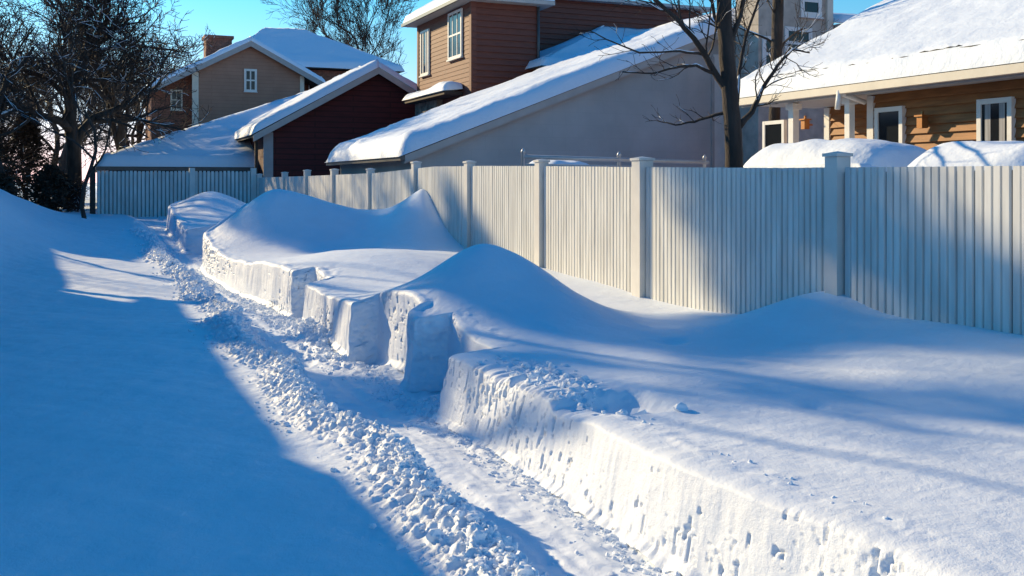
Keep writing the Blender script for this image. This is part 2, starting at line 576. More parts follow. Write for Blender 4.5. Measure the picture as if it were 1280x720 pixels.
def subdiv(V, Fs):
    V = [tuple(p) for p in V]
    cache = {}
    out = []
    def mid(a, b):
        k = (min(a, b), max(a, b))
        if k not in cache:
            p = (np.array(V[a]) + np.array(V[b])) / 2
            V.append(tuple(p / np.linalg.norm(p)))
            cache[k] = len(V) - 1
        return cache[k]
    for a, b, c in Fs:
        ab, bc, cc = mid(a, b), mid(b, c), mid(c, a)
        out += [(a, ab, cc), (b, bc, ab), (c, cc, bc), (ab, bc, cc)]
    return np.array(V), out


ic1, if1 = subdiv(ico, icf)
if1 = np.array(if1)


def chunk_mesh(name, pts, sizes, mtl):
    nv, nf = len(ic1), len(if1)
    N = len(pts)
    V = np.zeros((N, nv, 3))
    for i in range(N):
        j = ic1 * (1 + rng.uniform(-0.26, 0.22, (nv, 1)))
        a = rng.normal(size=3)
        j = j + 0.28 * np.outer(np.abs(ic1 @ (a / np.linalg.norm(a))) - 0.5, a / np.linalg.norm(a))
        sc = sizes[i] * rng.uniform(0.65, 1.3, 3)
        sc[2] *= 0.8
        V[i] = j * sc + pts[i]
    Fc = (if1[None] + (np.arange(N) * nv)[:, None, None]).reshape(-1, 3)
    me = bpy.data.meshes.new(name)
    me.vertices.add(N * nv)
    me.vertices.foreach_set('co', V.reshape(-1).astype(np.float32))
    me.loops.add(Fc.size)
    me.loops.foreach_set('vertex_index', Fc.reshape(-1).astype(np.int32))
    me.polygons.add(len(Fc))
    me.polygons.foreach_set('loop_start', (np.arange(len(Fc)) * 3).astype(np.int32))
    me.polygons.foreach_set('use_smooth', np.full(len(Fc), False))
    me.materials.append(mtl)
    me.update(calc_edges=True)
    me.validate()
    o = bpy.data.objects.new(name, me)
    COL.objects.link(o)
    return o


def surf(x, y):
    """height of the built ground at left/berm/floor points"""
    i = int(np.searchsorted(YS, y))
    i = min(max(i, 0), NY - 1)
    row = PP[i]
    k = int(np.argmin(np.abs(row[:, 0] - x) + (0 if True else 0)))
    return row[k, 2]


pts = []; sizes = []
for _ in range(12000):
    y = 3.6 + 30 * rng.random() ** 1.5
    wobv = (fbm(y * 0.9, 7.0, 3, 71) - 0.5) * 0.45
    x = 1.28 + 1.07 * (0.56 - wobv + rng.normal() * 0.17)
    if x < 1.2 or x > 2.6: continue
    s_ = 0.007 + 0.021 * rng.random() ** 2.6
    if rng.random() < 0.02: s_ = rng.uniform(0.035, 0.055)
    s_ *= (0.72 + 0.7 * float(ss(y, 7, 18)))
    pts.append((x, y, surf(x, y) + s_ * 0.25)); sizes.append(s_)
o = chunk_mesh('snow_chunks', np.array(pts), sizes, M['snow_small'])
tag(o, 'loose crumbly chunks of snow thrown up along the left edge of the dug path', 'snow chunks', kind='stuff')

pts = []; sizes = []
for _ in range(2600):
    y = 3.6 + 22 * rng.random() ** 1.3
    wx = float(wall_x(np.array(y)))
    x = min(wx, 3.25) - 0.03 - abs(rng.normal()) * 0.12
    s_ = 0.006 + 0.016 * rng.random() ** 3
    pts.append((x, y, float(floor_z(np.array(x), np.array(y))) + s_ * 0.2)); sizes.append(s_)
for cx, cy, sx, sy, n in ((3.35, 9.25, 0.17, 0.35, 260), (3.0, 13.6, 0.15, 0.9, 420), (3.6, 11.5, 0.25, 0.5, 90), (2.75, 17.5, 0.12, 2.5, 260)):
    for _ in range(n):
        x = cx + rng.normal() * sx; y = cy + rng.normal() * sy
        s_ = 0.010 + 0.038 * rng.random() ** 2.4
        pts.append((x, y, float(floor_z(np.array(x), np.array(y))) + s_ * 0.2)); sizes.append(s_)
o = chunk_mesh('snow_rubble', np.array(pts), sizes, M['snow_small'])
tag(o, 'broken snow crumbs lying on the path floor at the foot of the cut snow wall', 'snow rubble', kind='stuff')

pts = []; sizes = []
for _ in range(240):
    x = 3.55 + rng.normal() * 0.12; y = 7.3 + rng.normal() * 0.5
    s_ = 0.010 + 0.030 * rng.random() ** 2.5
    pts.append((x, y, float(right_top(np.array(x), np.array(y))) + s_ * 0.2)); sizes.append(s_)
for _ in range(60):
    x = 3.50 + rng.normal() * 0.03; y = 3.6 + 5 * rng.random()
    s_ = 0.006 + 0.014 * rng.random() ** 2
    pts.append((x, y, surf(x, y) + s_ * 0.1)); sizes.append(s_)
o = chunk_mesh('snow_crumbs', np.array(pts), sizes, M['snow_small'])
tag(o, 'snow crumbs scattered on top of the snow bank beside the broken hollow', 'snow crumbs', kind='stuff')

for i, (x, y, s_, lb) in enumerate([(3.70, 6.18, 0.10, 'large wedge shaped snow clod lying in the shaded hollow at the trench edge'),
                                    (3.92, 6.0, 0.055, 'snow clod nearest the camera, tipped just past the hollow in the bank'),
                                    (3.45, 7.75, 0.065, 'small upright snow clod standing on the bank edge behind the crumbs'),
                                    (3.52, 6.85, 0.075, 'rounded snow clod on the rim behind the shaded hollow')]):
    o = chunk_mesh('snow_clod', np.array([(x, y, float(right_top(np.array(x), np.array(y))) + s_ * 0.15)]), [s_], M['snow_small'])
    tag(o, lb, 'snow clod', 'snow clods on the bank')

# ------------------------------------------------------------------ building helpers
def snow_slab(A, B, C, D, T, rounds=(1, 1, 1, 1), e=0.4, nu=40, nv=24, seed=0, rough=0.12, droop=0.0):
    """A-B lower edge, D-C upper edge. rounds = (AB, BC, CD, DA)"""
    A, B, C, D = [np.array(p, float) for p in (A, B, C, D)]
    L = max(np.linalg.norm(B - A), np.linalg.norm(C - D)); Wd_ = max(np.linalg.norm(D - A), np.linalg.norm(C - B))
    def sp(n):
        t = np.linspace(-1, 1, n)
        return (np.sign(t) * np.abs(t) ** 0.6 + 1) / 2
    u = sp(nu)[:, None]; v = sp(nv)[None, :]
    base = (A * (1 - u[..., None]) + B * u[..., None]) * (1 - v[..., None]) + (D * (1 - u[..., None]) + C * u[..., None]) * v[..., None]
    dist = np.full(base.shape[:2], 9.0)
    if rounds[0]: dist = np.minimum(dist, v * Wd_ + u * 0)
    if rounds[2]: dist = np.minimum(dist, (1 - v) * Wd_ + u * 0)
    if rounds[3]: dist = np.minimum(dist, u * L + v * 0)
    if rounds[1]: dist = np.minimum(dist, (1 - u) * L + v * 0)
    q = np.clip(1 - dist / e, 0, 1)
    def qq_(d): return np.clip(1 - d / e, 0, 1) ** 2.6
    z0_ = base[..., 0] * 0
    q = z0_
    if rounds[0]: q = q + qq_(v * Wd_ + z0_)
    if rounds[2]: q = q + qq_((1 - v) * Wd_ + z0_)
    if rounds[3]: q = q + qq_(u * L + z0_)
    if rounds[1]: q = q + qq_((1 - u) * L + z0_)
    q = np.clip(q, 0, 1) ** (1 / 2.6)
    h = T * np.sqrt(np.clip(1 - q ** 2, 0, 1))
    nz = (fbm(base[..., 0] * 0.8 + seed, base[..., 1] * 0.8 + base[..., 2] * 0.8, 4, seed) - 0.5)
    nz2 = fbm(base[..., 0] * 2.6 + seed, base[..., 1] * 2.6 + base[..., 2] * 2.6, 3, seed + 5) - 0.5
    h = h * (1 + nz * rough * 5 + nz2 * 0.22)
    top = base.copy()
    top[..., 2] += h + 0.012
    bot = base.copy()
    bot[..., 2] += 0.006
    n, m = nu, nv
    V = np.concatenate([top.reshape(-1, 3), bot.reshape(-1, 3)])
    fs = []
    N = n * m
    for i in range(n - 1):
        for j in range(m - 1):
            a = i * m + j
            fs.append((a, a + m, a + m + 1, a + 1))
    # skirt
    per = [i * m for i in range(n)] + [(n - 1) * m + j for j in range(1, m)] + [i * m + m - 1 for i in range(n - 2, -1, -1)] + [j for j in range(m - 2, 0, -1)]
    for k in range(len(per)):
        a, b = per[k], per[(k + 1) % len(per)]
        fs.append((a, a + N, b + N, b))
    fs.append((N, N + m - 1, N + N - 1, N + (n - 1) * m))
    return V, fs


def snow_layer(parent, slabs, name='snow_layer'):
    mb = MB()
    for V, fs in slabs:
        mb.add(V, fs, True)
    return mb.build(name, M['snow_roof'], parent)


def clap(mb, p0, p1, z0, z1, nrm, step=0.11, dep=0.018, zt=None):
    """clapboard face from p0 to p1 (xy), sawtooth profile; zt(t) gives a top limit"""
    p0 = Vector((*p0, 0)); p1 = Vector((*p1, 0)); nr = Vector((*nrm, 0))
    n = int((z1 - z0) / step) + 1
    for i in range(n):
        a = z0 + i * step
        b = min(a + step, z1)
        if b - a < 0.005: continue
        o1 = nr * dep
        vs = [p0 + o1 + Vector((0, 0, a)), p1 + o1 + Vector((0, 0, a)), p1 + Vector((0, 0, b)) + nr * 0.002, p0 + Vector((0, 0, b)) + nr * 0.002,
              p0 + Vector((0, 0, a)), p1 + Vector((0, 0, a))]
        mb.add(vs, [(0, 1, 2, 3), (4, 5, 1, 0)])


def window(parent, axis, c, w, h, base, fr=0.07, mull=(1, 1), name='window', fm='white', curtain=False, sill=True, proud=0.05):
    """axis 'X': wall plane x=base facing -X, c=(y,z) centre. axis 'Y': plane y=base facing -Y, c=(x,z)"""
    mb = MB()
    def bx(m_, a0, a1, z0, z1, d0, d1):
        if axis == 'X': m_.box(base - d1, base - d0, a0, a1, z0, z1)
        else: m_.box(a0, a1, base - d1, base - d0, z0, z1)
    a, z = c
    bx(mb, a - w / 2, a - w / 2 + fr, z - h / 2, z + h / 2, 0.0, proud)
    bx(mb, a + w / 2 - fr, a + w / 2, z - h / 2, z + h / 2, 0.0, proud)
    bx(mb, a - w / 2 + fr, a + w / 2 - fr, z + h / 2 - fr, z + h / 2, 0.0, proud - 0.002)
    bx(mb, a - w / 2 + fr, a + w / 2 - fr, z - h / 2, z - h / 2 + fr, 0.0, proud - 0.002)
    for i in range(mull[0]):
        q = a - w / 2 + w * (i + 1) / (mull[0] + 1)
        bx(mb, q - fr * 0.28, q + fr * 0.28, z - h / 2 + fr, z + h / 2 - fr, 0.0, proud - 0.012)
    for i in range(mull[1]):
        q = z - h / 2 + h * (i + 1) / (mull[1] + 1)
        bx(mb, a - w / 2 + fr, a + w / 2 - fr, q - fr * 0.35, q + fr * 0.35, 0.0, proud - 0.009)
    f = mb.build(name, M[fm], parent)
    g = MB(); bx(g, a - w / 2 + fr, a + w / 2 - fr, z - h / 2 + fr, z + h / 2 - fr, 0.0, proud - 0.03)
    g.build('pane', M['glass'], f)
    if curtain:
        g = MB()
        for s_ in (-1, 1):
            q = a + s_ * (w / 2 - fr - w * 0.17)
            bx(g, q - w * 0.08, q + w * 0.08, z - h / 2 + fr, z + h / 2 - fr, 0.0, proud - 0.026)
        g.build('curtain', M['curtain'], f)
    if sill:
        g = MB(); bx(g, a - w / 2 - 0.05, a + w / 2 + 0.05, z - h / 2 - 0.06, z - h / 2 - 0.002, 0.0, proud + 0.05)
        g.build('sill', M[fm], f)
    return f


def roof_board(mb, A, B, C, D, t=0.12):
    mb.prism([A, B, C, D], (0, 0, -t))


# ------------------------------------------------------------------ grey garage with the big snowy roof
gx0, gxr, gY0, gY1 = 8.9, 21.0, 27.9, 36.8
ez = 2.98; sl_ = 0.388
rz = ez + (gxr - 8.6) * sl_
x_far = gxr + (gxr - 8.6)
g = thing('garage', (gxr, gY0, 0.6), 'grey gabled garage with a long roof under thick snow behind the fence', 'garage')
mb = MB()
zl = ez + (gx0 - 8.6) * sl_ - 0.14
mb.prism([(gx0, gY0, 0.2), (2 * gxr - gx0, gY0, 0.2), (2 * gxr - gx0, gY0, zl), (gxr, gY0, rz - 0.14), (gx0, gY0, zl)], (0, gY1 - gY0 - 0.3, 0))
mb.build('wall', M['stucco'], g)
mb = MB()
roof_board(mb, (8.6, gY0 - 0.35, ez), (8.6, gY1, ez), (gxr, gY1, rz), (gxr, gY0 - 0.35, rz))
roof_board(mb, (x_far, gY0 - 0.35, ez), (x_far, gY1, ez), (gxr, gY1, rz), (gxr, gY0 - 0.35, rz))
rf = mb.build('roof', M['roofing'], g)
mb = MB()   # rake boards
for sgn in (-1, 1):
    xe = gxr + sgn * (gxr - 8.6)
    mb.prism([(xe, gY0 - 0.39, ez - 0.20), (gxr, gY0 - 0.39, rz - 0.20), (gxr, gY0 - 0.39, rz - 0.002), (xe, gY0 - 0.39, ez - 0.002)], (0, 0.035, 0))
    mb.prism([(xe, gY0 - 0.35, ez - 0.24), (gxr, gY0 - 0.35, rz - 0.24), (gxr, gY0 - 0.35, rz - 0.14), (xe, gY0 - 0.35, ez - 0.14)], (0, 0.345, 0))
mb.build('rake_board', M['garage_trim'], rf)
mb = MB()
mb.box(8.46, 8.6, gY0 - 0.4, gY1 + 0.1, ez - 0.15, ez - 0.01)
mb.build('gutter', M['gutter'], rf)
snow_layer(rf, [snow_slab((8.40, gY0 - 0.48, ez - 0.05), (8.40, gY1 + 0.1, ez - 0.05), (gxr, gY1 + 0.1, rz), (gxr, gY0 - 0.48, rz), 0.52, (1, 1, 0, 1), 0.55, 60, 60, 3, 0.10),
                snow_slab((x_far, gY0 - 0.48, ez), (x_far, gY1, ez), (gxr, gY1, rz), (gxr, gY0 - 0.48, rz), 0.52, (1, 1, 0, 1), 0.5, 30, 30, 4, 0.1)])
xq = onY(890, 100, gY0)[0]
mb = MB(); mb.box(xq - 0.05, xq + 0.05, gY0 - 0.07, gY0 - 0.002, 0.3, rz - 1.4)
mb.build('downspout', M['garage_trim'], g)
xq2 = onY(901, 100, gY0)[0]
mb = MB(); mb.box(xq + 0.054, xq2 + 0.15, gY0 - 0.03, gY0 - 0.002, 0.3, rz - 1.3)
mb.build('corner_board', M['white'], g)

# ------------------------------------------------------------------ brown house behind the garage
b = thing('brown_house', (18, 40, 0.6), 'tall brown clapboard house with two white windows rising behind the garage roof', 'house')
x0, x1, y0, y1, zt = 15.5, 18.6, 40.0, 47.4, 10.0
mb = MB()
mb.box(x0 + 0.02, x1, y0 + 0.02, y1, 0.3, zt)
mb.box(x1 + 0.001, 31, y0 + 5.5, y1 + 5, 0.3, zt + 1.5)
clap(mb, (x0, y0), (x1, y0), 3.0, zt, (0, -1), 0.27, 0.07)
clap(mb, (x0, y1), (x0, y0), 3.0, zt, (-1, 0), 0.20, 0.02)
clap(mb, (x1 + 0.0, y0 + 5.48), (31, y0 + 5.48), 3.0, zt + 1.5, (0, -1), 0.27, 0.07)
mb.build('wall', M['brownside'], b)
mb = MB()
mb.box(x0 - 0.045, x0 + 0.20, y0 - 0.05, y0 + 0.2, 0.3, zt)
mb.build('corner_board', M['brownside'], b)
mb = MB(); mb.box(x0 - 0.045, x0 + 0.1, y1 - 0.2, y1 + 0.05, 0.3, zt)
mb.build('corner_board', M['brownside'], b)
mb = MB(); mb.tube([(x1 + 0.02, y0 - 0.09, 6.6), (x1 + 0.02, y0 - 0.09, 9.95)], [0.07, 0.07], 8)
mb.build('downspout', M['gutter'], b)
for (yc, zc, w, h, mu) in ((46.15, None, 1.25, 1.95, (2, 0)), (41.9, None, 1.75, 2.05, (2, 1))):
    if yc > 44: v0, v1 = 38, 94
    else: v0, v1 = 14, 73
    X_ = x0; d = X_ * sa + yc * ca
    za = CH + (228 - v0) * d / F; zb_ = CH + (228 - v1) * d / F
    window(b, 'X', (yc, (za + zb_) / 2), w, za - zb_, x0 - 0.02, 0.11, mu, curtain=(yc > 44), proud=0.08)
mb = MB()
rt = zt + 0.0
ov = 0.6
A1 = (x0 - ov, y0 - ov, rt); B1 = (x0 - ov, y1 + ov, rt); C1 = (31.5, y1 + 5.5, rt); D1 = (31.5, y0 - ov, rt)
mb.box(x0 - ov, x1 + ov, y0 - ov, y1 + ov, rt, rt + 0.16)
mb.box(x1 + ov + 0.002, 31.5, y0 + 5.0, y1 + 5.5, rt + 1.5, rt + 1.66)
E1 = (x0 + 1.9, y0 + 2.6, rt + 1.4); E2 = (x0 + 1.9, y1 - 2.0, rt + 1.4)
rf = mb.build('roof', M['garage_trim'], b)
mb = MB()
mb.add([(x0 - ov, y0 - ov, rt + .16), (x1 + ov, y0 - ov, rt + .16), (x1 + ov, y1 + ov, rt + .16), (x0 - ov, y1 + ov, rt + .16), (x0 + 1.55, y0 + 2, rt + 1.5), (x0 + 1.55, y1 - 2, rt + 1.5)],
       [(0, 1, 4), (1, 2, 5, 4), (2, 3, 5), (3, 0, 4, 5)])
mb.build('hip_cover', M['roofing'], rf)
snow_layer(rf, [snow_slab((x0 - ov, y1 + ov, rt + .17), (x0 - ov, y0 - ov, rt + .17), (x0 + 1.55, y0 + 2, rt + 1.5), (x0 + 1.55, y1 - 2, rt + 1.5), 0.28, (1, 0, 0, 0), 0.3, 30, 14, 8),
                snow_slab((x0 - ov, y0 - ov, rt + .17), (x1 + ov, y0 - ov, rt + .17), (x0 + 1.56, y0 + 2, rt + 1.5), (x0 + 1.55, y0 + 2, rt + 1.5), 0.28, (1, 0, 0, 0), 0.3, 24, 12, 9)])
mb = MB(); mb.box(x0 - ov - 0.1, x0 - ov, y0 - ov, y1 + ov, rt - 0.02, rt + 0.13)
mb.build('gutter', M['gutter'], rf)
# snowy bay canopy and stone chimney breast under the windows
mb = MB(); mb.box(x0 - 0.9, x0 - 0.05, 41.0, 46.9, 6.05, 6.2)
cn = mb.build('canopy', M['darkwood'], b)
snow_layer(cn, [snow_slab((x0 - 1.0, 46.95, 6.2), (x0 - 1.0, 40.9, 6.2), (x0 - 0.06, 40.9, 6.3), (x0 - 0.06, 46.95, 6.3), 0.26, (1, 1, 0, 1), 0.35, 40, 12, 12, 0.5)], 'snow_layer')
mb = MB(); mb.box(x0 - 0.35, x0 - 0.05, 43.6, 46.8, 0.6, 6.04)
mb.build('stone_panel', M['stone'], b)

# snowy hipped annex between garage and brown house
a = thing('annex', (23, 39, 0.6), 'low annex with a blue shaded snowy hip roof between garage and brown house', 'annex')
mb = MB(); mb.box(18.9, 32, 38.9, 45.4, 0.3, 7.1)
mb.build('wall', M['brownside'], a)
mb = MB(); mb.add([(18.1, 38.4, 7.15), (33, 38.4, 7.15), (33, 45.4, 10.0), (24.9, 45.4, 10.0), (18.1, 45.4, 7.15)], [(0, 1, 2, 3), (0, 3, 4), (0, 4, 2, 1)])
rf = mb.build('roof', M['roofing'], a)
snow_layer(rf, [snow_slab((18.0, 38.3, 7.17), (33, 38.3, 7.17), (33, 45.3, 10.0), (24.9, 45.3, 10.0), 0.28, (1, 0, 0, 0), 0.3, 40, 20, 15),
                snow_slab((18.0, 45.3, 7.17), (18.0, 38.3, 7.17), (24.9, 45.3, 10.0), (24.9, 45.32, 10.0), 0.28, (1, 0, 0, 0), 0.3, 30, 20, 16)])
mb = MB(); mb.box(17.9, 33, 38.18, 38.3, 7.0, 7.14); mb.build('gutter', M['gutter'], rf)

# ------------------------------------------------------------------ porch house on the right
h = thing('porch_house', (15, 10, 0.9), 'cedar sided bungalow with deep porch eave and sunlit snowy roof on the right', 'house')
wx = 13.7; wr = 15.0; hym = 14.5; hy0, hy1 = 2.0, 17.2; ex = 13.0; ez2 = 4.02; sl2 = 0.50; rx = 22.0
mb = MB()
mb.box(wx + 0.03, 29, hy0, hym, 0.3, 4.0)
mb.box(wr + 0.03, 29, hym + .002, hy1, 0.3, 4.0)
clap(mb, (wr, hy1), (wr, hym), 0.9, 4.0, (-1, 0), 0.155, 0.055)
clap(mb, (wx, hym), (wx, hy0), 0.9, 4.0, (-1, 0), 0.155, 0.055)
mb.prism([(wr + 0.05, hy1, 4.0), (2 * rx - wr, hy1, 4.0), (rx, hy1, ez2 + (rx - ex) * sl2 - 0.2)], (0, -(hy1 - hy0), 0))
mb.build('wall', M['orangeside'], h)
mb = MB()
mb.box(wr - 0.065, wr + 0.10, hy1 - 0.12, hy1 + 0.04, 0.5, 3.82)
mb.build('corner_board', M['white'], h)
mb = MB()
mb.box(wx - 0.065, wx + 0.10, hym - 0.10, hym + 0.06, 0.5, 3.82)
mb.build('corner_board', M['white'], h)
mb = MB()
rr = ez2 + (rx - ex) * sl2
roof_board(mb, (ex, hy0 - 0.5, ez2), (ex, hy1 + 0.45, ez2), (rx, hy1 + 0.45, rr), (rx, hy0 - 0.5, rr), 0.1)
roof_board(mb, (2 * rx - ex, hy0 - 0.5, ez2), (2 * rx - ex, hy1 + 0.45, ez2), (rx, hy1 + 0.45, rr), (rx, hy0 - 0.5, rr), 0.1)
rf = mb.build('roof', M['roofing'], h)
mb = MB(); mb.box(ex + 0.06, wx - 0.07, hy0 - 0.4, hy1 + 0.4, 3.84, 3.88)
mb.box(wx - 0.068, wr - 0.01, hym + 0.07, hy1 + 0.4, 3.84, 3.88)
mb.box(ex + 0.02, ex + 0.05, hy0 - 0.4, hy1 + 0.4, 3.80, 3.99)
mb.prism([(ex + 0.05, hy1 + 0.40, 3.905), (wx + 4, hy1 + 0.40, 3.905), (wx + 4, hy1 + 0.40, ez2 + (wx + 4 - ex) * sl2 - 0.14), (ex + 0.05, hy1 + 0.40, ez2 - 0.10)], (0, 0.03, 0))
mb.build('soffit', M['soffit'], rf)
mb = MB()
mb.box(ex - 0.14, ex + 0.0, hy0 - 0.5, hy1 + 0.45, 3.84, 3.98)
mb.build('gutter', M['cream'], rf)
snow_layer(rf, [snow_slab((ex - 0.12, hy0 - 0.6, ez2 - 0.03), (ex - 0.12, hy1 + 0.6, ez2 - 0.03), (rx, hy1 + 0.6, rr), (rx, hy0 - 0.6, rr), 0.36, (1, 1, 0, 1), 0.16, 90, 60, 21, 0.06),
                snow_slab((2 * rx - ex, hy0 - 0.6, ez2), (2 * rx - ex, hy1 + 0.6, ez2), (rx, hy1 + 0.6, rr), (rx, hy0 - 0.6, rr), 0.36, (1, 1, 0, 1), 0.3, 20, 30, 22)])
# dark ragged line along the eave edge of the snow
mb = MB()
yy = hy0 - 0.4
random.seed(5)
while yy < hy1 + 0.4:
    ln = random.uniform(0.1, 0.5)
    if random.random() < 0.85:
        zz = ez2 + 0.335 + 0.03 * math.sin(yy * 1.7) + random.uniform(-0.012, 0.012)
        mb.tube([(ex - 0.03, yy, zz), (ex - 0.028, yy + ln * 0.5, zz + random.uniform(-.02, .02)), (ex - 0.03, yy + ln, zz)], [0.003, 0.013, 0.003], 5)
    yy += ln * 0.9
tag(mb.build('eave_dark_line', M['brush'], rf), kind='stuff')
for yc, w in ((16.0, 0.8), ):
    pass
# porch posts and beam pieces
for (u, wdt) in ((992, 0.15), (1062, 0.13)):
    X_, Y_, _ = onX(u, 150, 13.35)
    mb = MB(); mb.box(X_ - wdt / 2, X_ + wdt / 2, Y_ - wdt / 2, Y_ + wdt / 2, 0.6, 3.85)
    mb.box(X_ - wdt / 2 - 0.04, X_ + wdt / 2 + 0.04, Y_ - wdt / 2 - 0.04, Y_ + wdt / 2 + 0.04, 3.68, 3.80)
    mb.build('porch_post', M['white'], h)
X_, Y_, _ = onX(1051, 110, 12.93)
mb = MB(); mb.tube([(12.9, Y_, 3.9), (12.85, Y_, 3.55)], [0.05, 0.05], 8); mb.tube([(12.9, Y_, 3.86), (13.5, Y_, 3.7)], [0.05, 0.05], 8)
mb.build('downspout', M['white'], h)


for (u0, u1, v0, mu, cur, wp) in ((1227, 1271, 123, (0, 1), True, wx), (1099, 1134, 134, (0, 1), False, wx), (958, 985, 151, (0, 1), False, wr)):
    ya, yb = onX(u0, 0, wp)[1], onX(u1, 0, wp)[1]
    d = wp * sa + (ya + yb) / 2 * ca
    zt_ = CH + (228 - v0) * d / F
    window(h, 'X', ((ya + yb) / 2, zt_ - 0.8), abs(ya - yb), 1.6, wp - 0.02, 0.085, mu, curtain=cur, proud=0.10)
# wall lanterns
for (u, v, wp) in ((1163, 152, wx), (1015, 155, wr)):
    X_, Y_, Z_ = onX(u, v, wp)
    lt = MB(); lt.box(wp - 0.26, wp - 0.12, Y_ - 0.06, Y_ + 0.06, Z_ - 0.12, Z_ + 0.08)
    lt.prism([(wp - 0.29, Y_ - 0.09, Z_ + 0.08), (wp - 0.09, Y_ - 0.09, Z_ + 0.08), (wp - 0.09, Y_ + 0.09, Z_ + 0.08), (wp - 0.29, Y_ + 0.09, Z_ + 0.08)], (0, 0, 0.03))
    lt.box(wp - 0.21, wp - 0.17, Y_ - 0.02, Y_ + 0.02, Z_ + 0.11, Z_ + 0.18)
    lt.box(wp - 0.14, wp + 0.0, Y_ - 0.02, Y_ + 0.02, Z_ - 0.04, Z_ + 0.0)
    lo = lt.build('wall_lantern', M['copper'], h)

# ------------------------------------------------------------------ pale house behind the porch house
w2 = thing('pale_house', (24, 21, 0.6), 'pale two storey house half hidden behind the bare tree and the porch roof', 'house')
mb = MB(); Yh = 26.0
xa = onY(948, 50, Yh)[0]; xb = onY(1036, 50, Yh)[0]
mb.box(xa, xb, Yh, Yh + 1.2, 0.4, 9.5)
mb.build('wall', M['pale'], w2)
mb = MB(); mb.box(xb + 0.002, xb + 9, Yh + 0.5, Yh + 1.3, 0.4, CH + (228 - 8) * 26 / F + 0.5)
mb.build('dark_gable', M['darkwood'], w2)
xm = onY(1038, 50, Yh - 0.1)[0]
mb = MB(); mb.box(xm - 0.12, xm + 0.12, Yh - 0.10, Yh + 0.55, 0.6, 9.3); mb.build('corner_board', M['cream'], w2)
for (u0, u1, v0, v1) in ((980, 1014, 33, 75), (1000, 1026, -20, 22), (952, 968, 45, 90)):
    xa_, _, za = onY(u0, v0, Yh); xb_, _, zb_ = onY(u1, v1, Yh)
    window(w2, 'Y', ((xa_ + xb_) / 2, (za + zb_) / 2), xb_ - xa_, za - zb_, Yh - 0.01, 0.14, (0, 1), fm='white')
ze = CH + (228 - 5) * 25.5 / F + 0.1
mb = MB(); mb.box(xb + 0.2, xb + 9.5, Yh - 0.3, Yh + 1.4, ze + 0.35, ze + 0.55)
rf = mb.build('roof', M['garage_trim'], w2)
snow_layer(rf, [snow_slab((xb + 0.1, Yh - 0.4, ze + 0.555), (xb + 9.6, Yh - 0.4, ze + 0.555), (xb + 9.6, Yh + 1.4, ze + .9), (xb + 0.1, Yh + 1.4, ze + .9), 0.3, (1, 1, 1, 1), 0.3, 24, 14, 23)])

# ------------------------------------------------------------------ maroon shed
m_ = thing('maroon_shed', (14.3, 51, 0.9), 'dark maroon gabled shed with snow lined rakes beyond the far fence', 'shed')
px, pz, sy = 14.3, 8.2, 50.9; sl3 = 0.57
ex0 = 7.9; ex1 = 2 * px - ex0
zl_ = pz - (px - ex0) * sl3
mb = MB()
wl = 8.55
mb.prism([(wl, sy, 0.5), (2 * px - wl, sy, 0.5), (2 * px - wl, sy, pz - (px - wl) * sl3 - 0.15), (px, sy, pz - 0.15), (wl, sy, pz - (px - wl) * sl3 - 0.15)], (0, 9, 0))
mb.build('wall', M['maroon'], m_)
mb = MB()
roof_board(mb, (ex0, sy - 0.6, zl_), (ex0, sy + 9.3, zl_), (px, sy + 9.3, pz), (px, sy - 0.6, pz), 0.12)
roof_board(mb, (ex1, sy - 0.6, zl_), (ex1, sy + 9.3, zl_), (px, sy + 9.3, pz), (px, sy - 0.6, pz), 0.12)
rf = mb.build('roof', M['roofing'], m_)
mb = MB()
for s_ in (-1, 1):
    xe = px + s_ * (px - ex0)
    mb.prism([(xe, sy - 0.64, zl_ - 0.34), (px, sy - 0.64, pz - 0.34), (px, sy - 0.64, pz - 0.002), (xe, sy - 0.64, zl_ - 0.002)], (0, 0.035, 0))
mb.build('rake_board', M['garage_trim'], rf)
snow_layer(rf, [snow_slab((ex0 - 0.1, sy - 0.7, zl_), (ex0 - 0.1, sy + 9.3, zl_), (px, sy + 9.3, pz), (px, sy - 0.7, pz), 0.42, (1, 1, 0, 1), 0.4, 40, 24, 31, 0.08),
                snow_slab((ex1 + 0.1, sy - 0.7, zl_), (ex1 + 0.1, sy + 9.3, zl_), (px, sy + 9.3, pz), (px, sy - 0.7, pz), 0.42, (1, 1, 0, 1), 0.4, 40, 24, 32, 0.08)])
mb = MB(); mb.box(wl - 0.06, wl + 0.42, sy - 0.05, sy - 0.002, 0.5, pz - (px - wl) * sl3 - 0.2)
mb.build('corner_board', M['soffit'], m_)
mb = MB(); mb.box(wl - 0.45, wl - 0.30, sy + 0.1, sy + 0.25, 0.5, zl_ + 0.0); mb.build('porch_post', M['darkwood'], m_)

